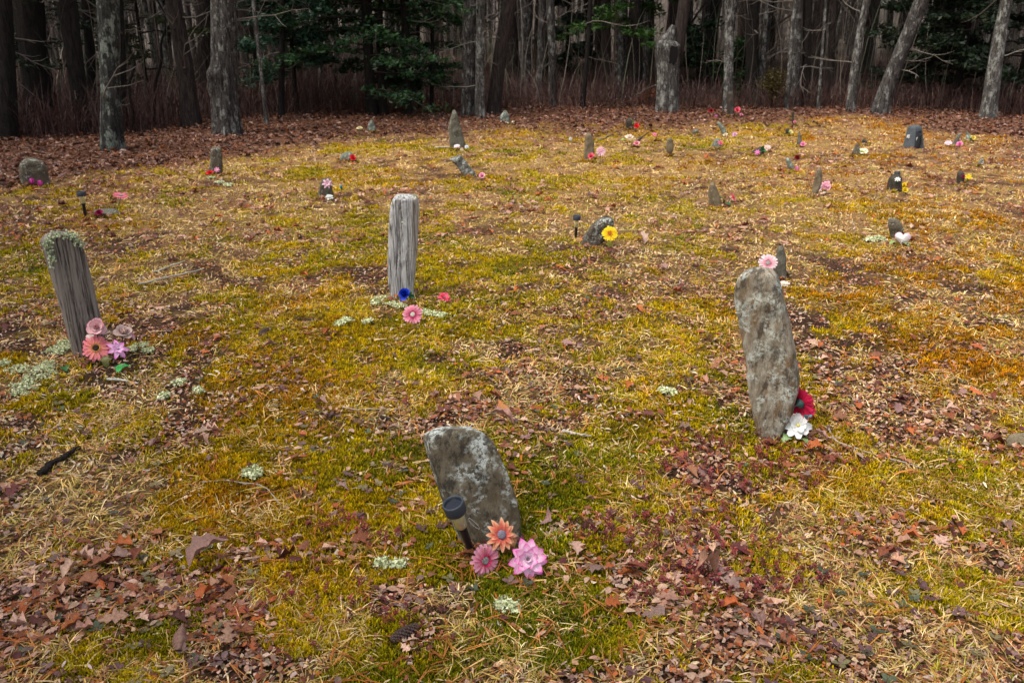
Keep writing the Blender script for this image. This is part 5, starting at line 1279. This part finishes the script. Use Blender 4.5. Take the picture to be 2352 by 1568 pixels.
clump('flat lichen patch in the moss midway between left post and nearest slab', [(590, 1090, 22), (570, 1096, 14)], seed=8)
clump('pale lichen clump in the open grass left of the tall leaning slab', [(1538, 905, 15), (1525, 903, 9)], seed=9)
clump('pale lichen clump left of the leaning brown slab with the heart flower', [(2005, 553, 12), (2020, 552, 9), (1995, 555, 6)], seed=10, sz=.016)
clump('lichen clump before the crooked notched stone', [(505, 422, 9), (525, 428, 7), (485, 412, 6)], seed=11, sz=.018)
clump('small lichen clump below left of the nearest slab', [(880, 1300, 16), (915, 1306, 10)], seed=12)
clump('lichen patch beside the pine cone near the bottom of the photo', [(1155, 1398, 12), (1180, 1404, 9)], seed=13)
clump('topmost of three lichen patches in the moss left of centre', [(415, 885, 14)], seed=14)
clump('lichen patch lowest left of the three in the moss left of centre', [(380, 915, 11)], seed=15)
clump('smallest lichen patch, rightmost of the three in the moss left of centre', [(455, 904, 8)], seed=16)

def stick(label, pts, w, col, mat='twig', name='stick', h=.008, knots=True):
    G = [gp(u, v) for u, v in pts]; b0 = G[0]; r = w / 2 * (G[0] - Vector((0, 0, CAMH))).length / FPX
    P = []; rd = random.Random(int(pts[0][0]))
    Q, _ = resample([g - b0 for g in G], [1] * len(G), 24)
    for i, q_ in enumerate(Q): P.append(Vector((q_[0] + rd.uniform(-1, 1) * r * .5, q_[1] + rd.uniform(-1, 1) * r * .5, Hs(q_[0] + b0.x, q_[1] + b0.y) - b0.z + r + h)))
    mb = MB(); mb.tube(P, [r * (1.15 - .5 * i / 23) * rd.uniform(.85, 1.2) for i in range(24)], 7, col)
    if knots:
        for i in (7, 15): mb.tube([P[i], P[i] + Vector((rd.uniform(-.03, .03), rd.uniform(-.03, .03), .012))], [r * .6, r * .2], 5, col)
    o = mb.build(name, M[mat], None); o.location = b0; tag(o, label, 'stick', 'fallen sticks'); return o
stick('whitish stick lying below the bunch at the left wooden post', [(247, 877), (285, 879), (318, 886)], 5, (.42, .42, .38))
stick('long pale stick in the grass between the left and middle posts, lower of two', [(318, 658), (370, 645), (430, 632), (468, 622)], 4.5, (.36, .33, .27))
stick('short pale stick parallel above the long one between the posts', [(352, 630), (390, 616), (425, 604)], 4, (.36, .34, .27))
stick('thick dark piece of rotten branch at the left edge of the foreground', [(92, 1100), (125, 1072), (182, 1038)], 13, (.12, .085, .065), 'bark_brown')
stick('thin curved pale twig lying between the middle post and the nearest slab', [(786, 940), (830, 946), (890, 946), (940, 941)], 3.4, (.34, .26, .2))
stick('long straight straw pointing up to the right behind the nearest slab', [(1114, 957), (1200, 930), (1299, 907)], 2.6, (.5, .4, .24), knots=False)
stick('short weathered chunk of grey wood above right of the nearest slab', [(1292, 997), (1320, 1004), (1357, 1009)], 8, (.42, .36, .3))
stick('thin twig right of the white and magenta dahlia', [(1348, 1314), (1400, 1312), (1456, 1309)], 3.4, (.3, .24, .18))
stick('long bent grey twig curving right from the tall leaning slab', [(1901, 983), (1916, 1018), (1990, 1044), (2050, 1062), (2115, 1080)], 4, (.36, .3, .25))
stick('pale bent twig between the big oak leaf and the left post', [(465, 1112), (520, 1108), (590, 1116), (620, 1132), (645, 1165)], 3.2, (.34, .27, .22))
stick('thin brown twig ending at the pile of leaves left of the nearest slab', [(520, 1340), (555, 1310), (620, 1295)], 3.2, (.24, .16, .12))
stick('slender branch lying in the leaf litter below the broken snag', [(1345, 331), (1390, 318), (1415, 300)], 3, (.2, .16, .12))
stick('pale stick lying before the tall sharp-pointed stone', [(1000, 343), (1030, 342), (1045, 341)], 4, (.5, .45, .38))

def cone(label, a, b_, w):
    A_ = gp(*a); B_ = gp(*b_); ctr = (A_ + B_) / 2; L = (B_ - A_).length; r = w / 2 * (ctr - Vector((0, 0, CAMH))).length / FPX
    ax = (B_ - A_).normalized(); s = Vector((-ax.y, ax.x, 0)); up = Vector((0, 0, 1))
    t = empty('pine_cone', ctr); tag(t, label, 'pine cone', 'pine cones')
    mb = MB(); rows_ = 13
    for i in range(rows_):
        tt = (i + .5) / rows_; rr = r * math.sin(PI * (.12 + .82 * tt)) ** .6
        for k in range(8):
            w_ = 2 * PI * (k + .5 * (i % 2)) / 8; rad = s * math.cos(w_) + up * math.sin(w_); c0 = ax * (tt - .5) * L + up * r * .9
            p0 = c0 + rad * rr * .35; p1 = c0 + rad * rr + ax * L * .035; sd_ = ax.cross(rad) * rr * .33
            mb.add([tuple(p0 - sd_ * .6), tuple(p0 + sd_ * .6), tuple(p1 + sd_), tuple(p1 + ax * L * .03), tuple(p1 - sd_), tuple(p1 - ax * L * .02 + rad * rr * .1)], [(0, 1, 2, 5), (0, 5, 4), (5, 2, 3), (5, 3, 4), (1, 0, 4, 3, 2)], (.13, .085, .075))
    mb.build('cone_scales', M['litter'], t, smooth=False)
    mb = MB(); mb.tube([ax * L * -.5 + up * r * .9, ax * L * .46 + up * r * .9], [r * .4, r * .15], 8, (.06, .04, .03)); mb.build('cone_core', M['twig'], t)
cone('long purplish brown pine cone near the bottom centre of the photo', (898, 1480), (961, 1446), 26)
cone('small dark pine cone left of the middle wooden post', (596, 775), (616, 760), 13)
cone('dark pine cone in the leaves up left of the nearest slab', (900, 968), (872, 960), 11)

def bigleaf(label, u, v, w, col, yaw, pitch=.2, roll=.2, temp=0, h=.012, n_sub=True):
    b0 = gp(u, v); L = w * (b0 - Vector((0, 0, CAMH))).length / FPX; V_, F_ = oakleaf(3, *[(.5, .9), (-.8, -.6), (.9, 1.4), (.7, -1.1)][temp], 20 + temp)
    V, F, C = place(V_, F_, np.zeros(1), np.zeros(1), np.array([h + L * .12 + abs(math.sin(pitch)) * L * .3]), np.array([yaw]), np.array([pitch]), np.array([roll]), np.array([[L * 1.1, L, L]]), np.array([col]), '', None, '', '')
    o = meshobj('oak_leaf', V, F, M['litter'], None, col=C, smooth=True); o.location = b0
    o.modifiers.new('sub', 'SUBSURF').levels = 1; o.modifiers['sub'].render_levels = 2
    tag(o, label, 'leaf', 'large single oak leaves')
bigleaf('large mauve-brown oak leaf lying on the moss left of the nearest slab', 484, 1300, 92, (.27, .15, .12), -.9, .35, -.2, 0)
bigleaf('crumpled orange-brown oak leaf just below the white and magenta dahlia', 1243, 1352, 58, (.34, .10, .025), .8, .1, .3, 1)
bigleaf('tan oak leaf standing between the three flowers of the nearest grave', 1158, 1268, 66, (.34, .15, .07), .2, 1.2, .2, 0)
bigleaf('curled grey-brown leaf left of the pink gerbera at the nearest slab', 1092, 1298, 54, (.26, .14, .10), .4, .7, .6, 2)
bigleaf('rosy brown leaf propped up at the right side of the nearest slab', 1248, 1202, 44, (.32, .18, .16), -.6, .7, -.3, 1)
bigleaf('orange oak leaf at the foot of the long straw behind the nearest slab', 1160, 948, 56, (.42, .17, .05), .5, .2, .1, 3)
bigleaf('pinkish leaf touching the top right of the nearest slab', 1150, 980, 64, (.34, .18, .14), 1.2, .3, .1, 0)
bigleaf('pale pinkish oak leaf right of the yellow bloom', 1470, 562, 44, (.42, .28, .22), .3, .4, .2, 0)
bigleaf('brown lobed leaf flat on the moss at the lower left', 418, 1480, 66, (.22, .12, .09), .2, .2, .2, 3)
bigleaf('dull pink leaf among the leaves right of the white flower', 1878, 1018, 40, (.36, .2, .16), .9, .4, .1, 0)
bigleaf('light brown leaf on the bottom right slope of maroon plants', 1620, 1335, 62, (.36, .19, .12), 2.1, .5, .3, 2)

# ------------------------------------------------------------------ litter, moss and grass gathered round the feet of the markers
bt = []; bg = []; bm = []
for (xl, yl, xr, yr), th in FEET:
    a_, b_ = gp(xl, yl), gp(xr, yr); w_ = (b_ - a_).length; dist = math.hypot(a_.x, a_.y); n = int(60 + 160 * w_ / max(.1, dist * .1))
    n = min(n, 420)
    aw = Vector((a_.x, a_.y, 0)).normalized()
    s = U(n, -.12, 1.12); off = np.where(U(n, 0, 1) < .7, -np.abs(RNG.normal(size=n)) * .035, th + np.abs(RNG.normal(size=n)) * .03)
    x = a_.x + (b_.x - a_.x) * s + aw.x * off; y = a_.y + (b_.y - a_.y) * s + aw.y * off
    for j in range(3):
        V_, F_ = (OAK + OV)[(j * 2 + 1) % 8]; kk = RNG.random(n) < .10; m_ = kk.sum(); sz = U(m_, .02, .055)
        bt.append(place(V_, F_, x[kk], y[kk], H(x[kk], y[kk]) + U(m_, .006, .03), U(m_, 0, 6.28), U(m_, -.6, .6), U(m_, -.6, .6), np.stack([sz, sz, sz], 1), pal(LF, m_, .3), '', None, '', ''))
    V_, F_ = ribbon(3, 1, 1, .9); L = U(n, .02, .06)
    bg.append(place(V_, F_, x, y, H(x, y), U(n, 0, 6.28), U(n, .4, 1.5), U(n, -.5, .5), np.stack([U(n, .0010, .0016) * (1 + .2 * max(dist - 2, 0)), L, L], 1), pal(STRAW, n, .25) * .85, '', None, '', ''))
    sz = U(n, .008, .018) * (1 + .08 * dist)
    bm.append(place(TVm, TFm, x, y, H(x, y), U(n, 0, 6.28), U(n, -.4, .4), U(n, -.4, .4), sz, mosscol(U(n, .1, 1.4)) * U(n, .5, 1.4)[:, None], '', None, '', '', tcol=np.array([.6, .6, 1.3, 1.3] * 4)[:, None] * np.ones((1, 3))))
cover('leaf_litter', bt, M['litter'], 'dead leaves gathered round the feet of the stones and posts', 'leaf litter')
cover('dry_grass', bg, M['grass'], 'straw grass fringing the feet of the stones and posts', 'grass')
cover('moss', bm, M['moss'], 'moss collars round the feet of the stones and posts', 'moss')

# ------------------------------------------------------------------ camera, light, sky
cam = bpy.data.cameras.new('camera'); co = bpy.data.objects.new('camera', cam); COL.objects.link(co); SC.camera = co
co.location = (0, 0, CAMH); co.rotation_euler = (PI / 2 - PITCH, 0, 0)
cam.sensor_width = 36; cam.lens = 36 * FPX / 2352; cam.clip_start = .05; cam.clip_end = 2000
cam.dof.use_dof = True; cam.dof.focus_distance = 2.9; cam.dof.aperture_fstop = 9.0
el, az = math.radians(62), math.radians(-62)      # light from the upper left, a little behind the viewer
w = bpy.data.worlds.new('World'); SC.world = w; w.use_nodes = True; nt = w.node_tree
sky = nt.nodes.new('ShaderNodeTexSky'); sky.sky_type = 'NISHITA'; sky.sun_disc = False; sky.sun_elevation = el; sky.sun_rotation = PI + math.radians(62)
sky.air_density = 1.0; sky.dust_density = 5.0; sky.ozone_density = 1.0
hs = nt.nodes.new('ShaderNodeHueSaturation'); hs.inputs['Saturation'].default_value = .45
nt.links.new(sky.outputs[0], hs.inputs['Color'])
nt.links.new(hs.outputs[0], nt.nodes['Background'].inputs[0]); nt.nodes['Background'].inputs[1].default_value = .11
sl = bpy.data.lights.new('sun', 'SUN'); sl.energy = 1.5; sl.angle = math.radians(24); sl.color = (1, .93, .82)
so = bpy.data.objects.new('sun', sl); COL.objects.link(so)
dirv = Vector((-math.sin(math.radians(62)) * math.cos(el), -math.cos(math.radians(62)) * math.cos(el), math.sin(el)))
so.rotation_euler = dirv.to_track_quat('Z', 'Y').to_euler(); so.location = dirv * 10
vs = SC.view_settings; vs.view_transform = 'Standard'; vs.look = 'None'; vs.gamma = 1; vs.exposure = 1.12
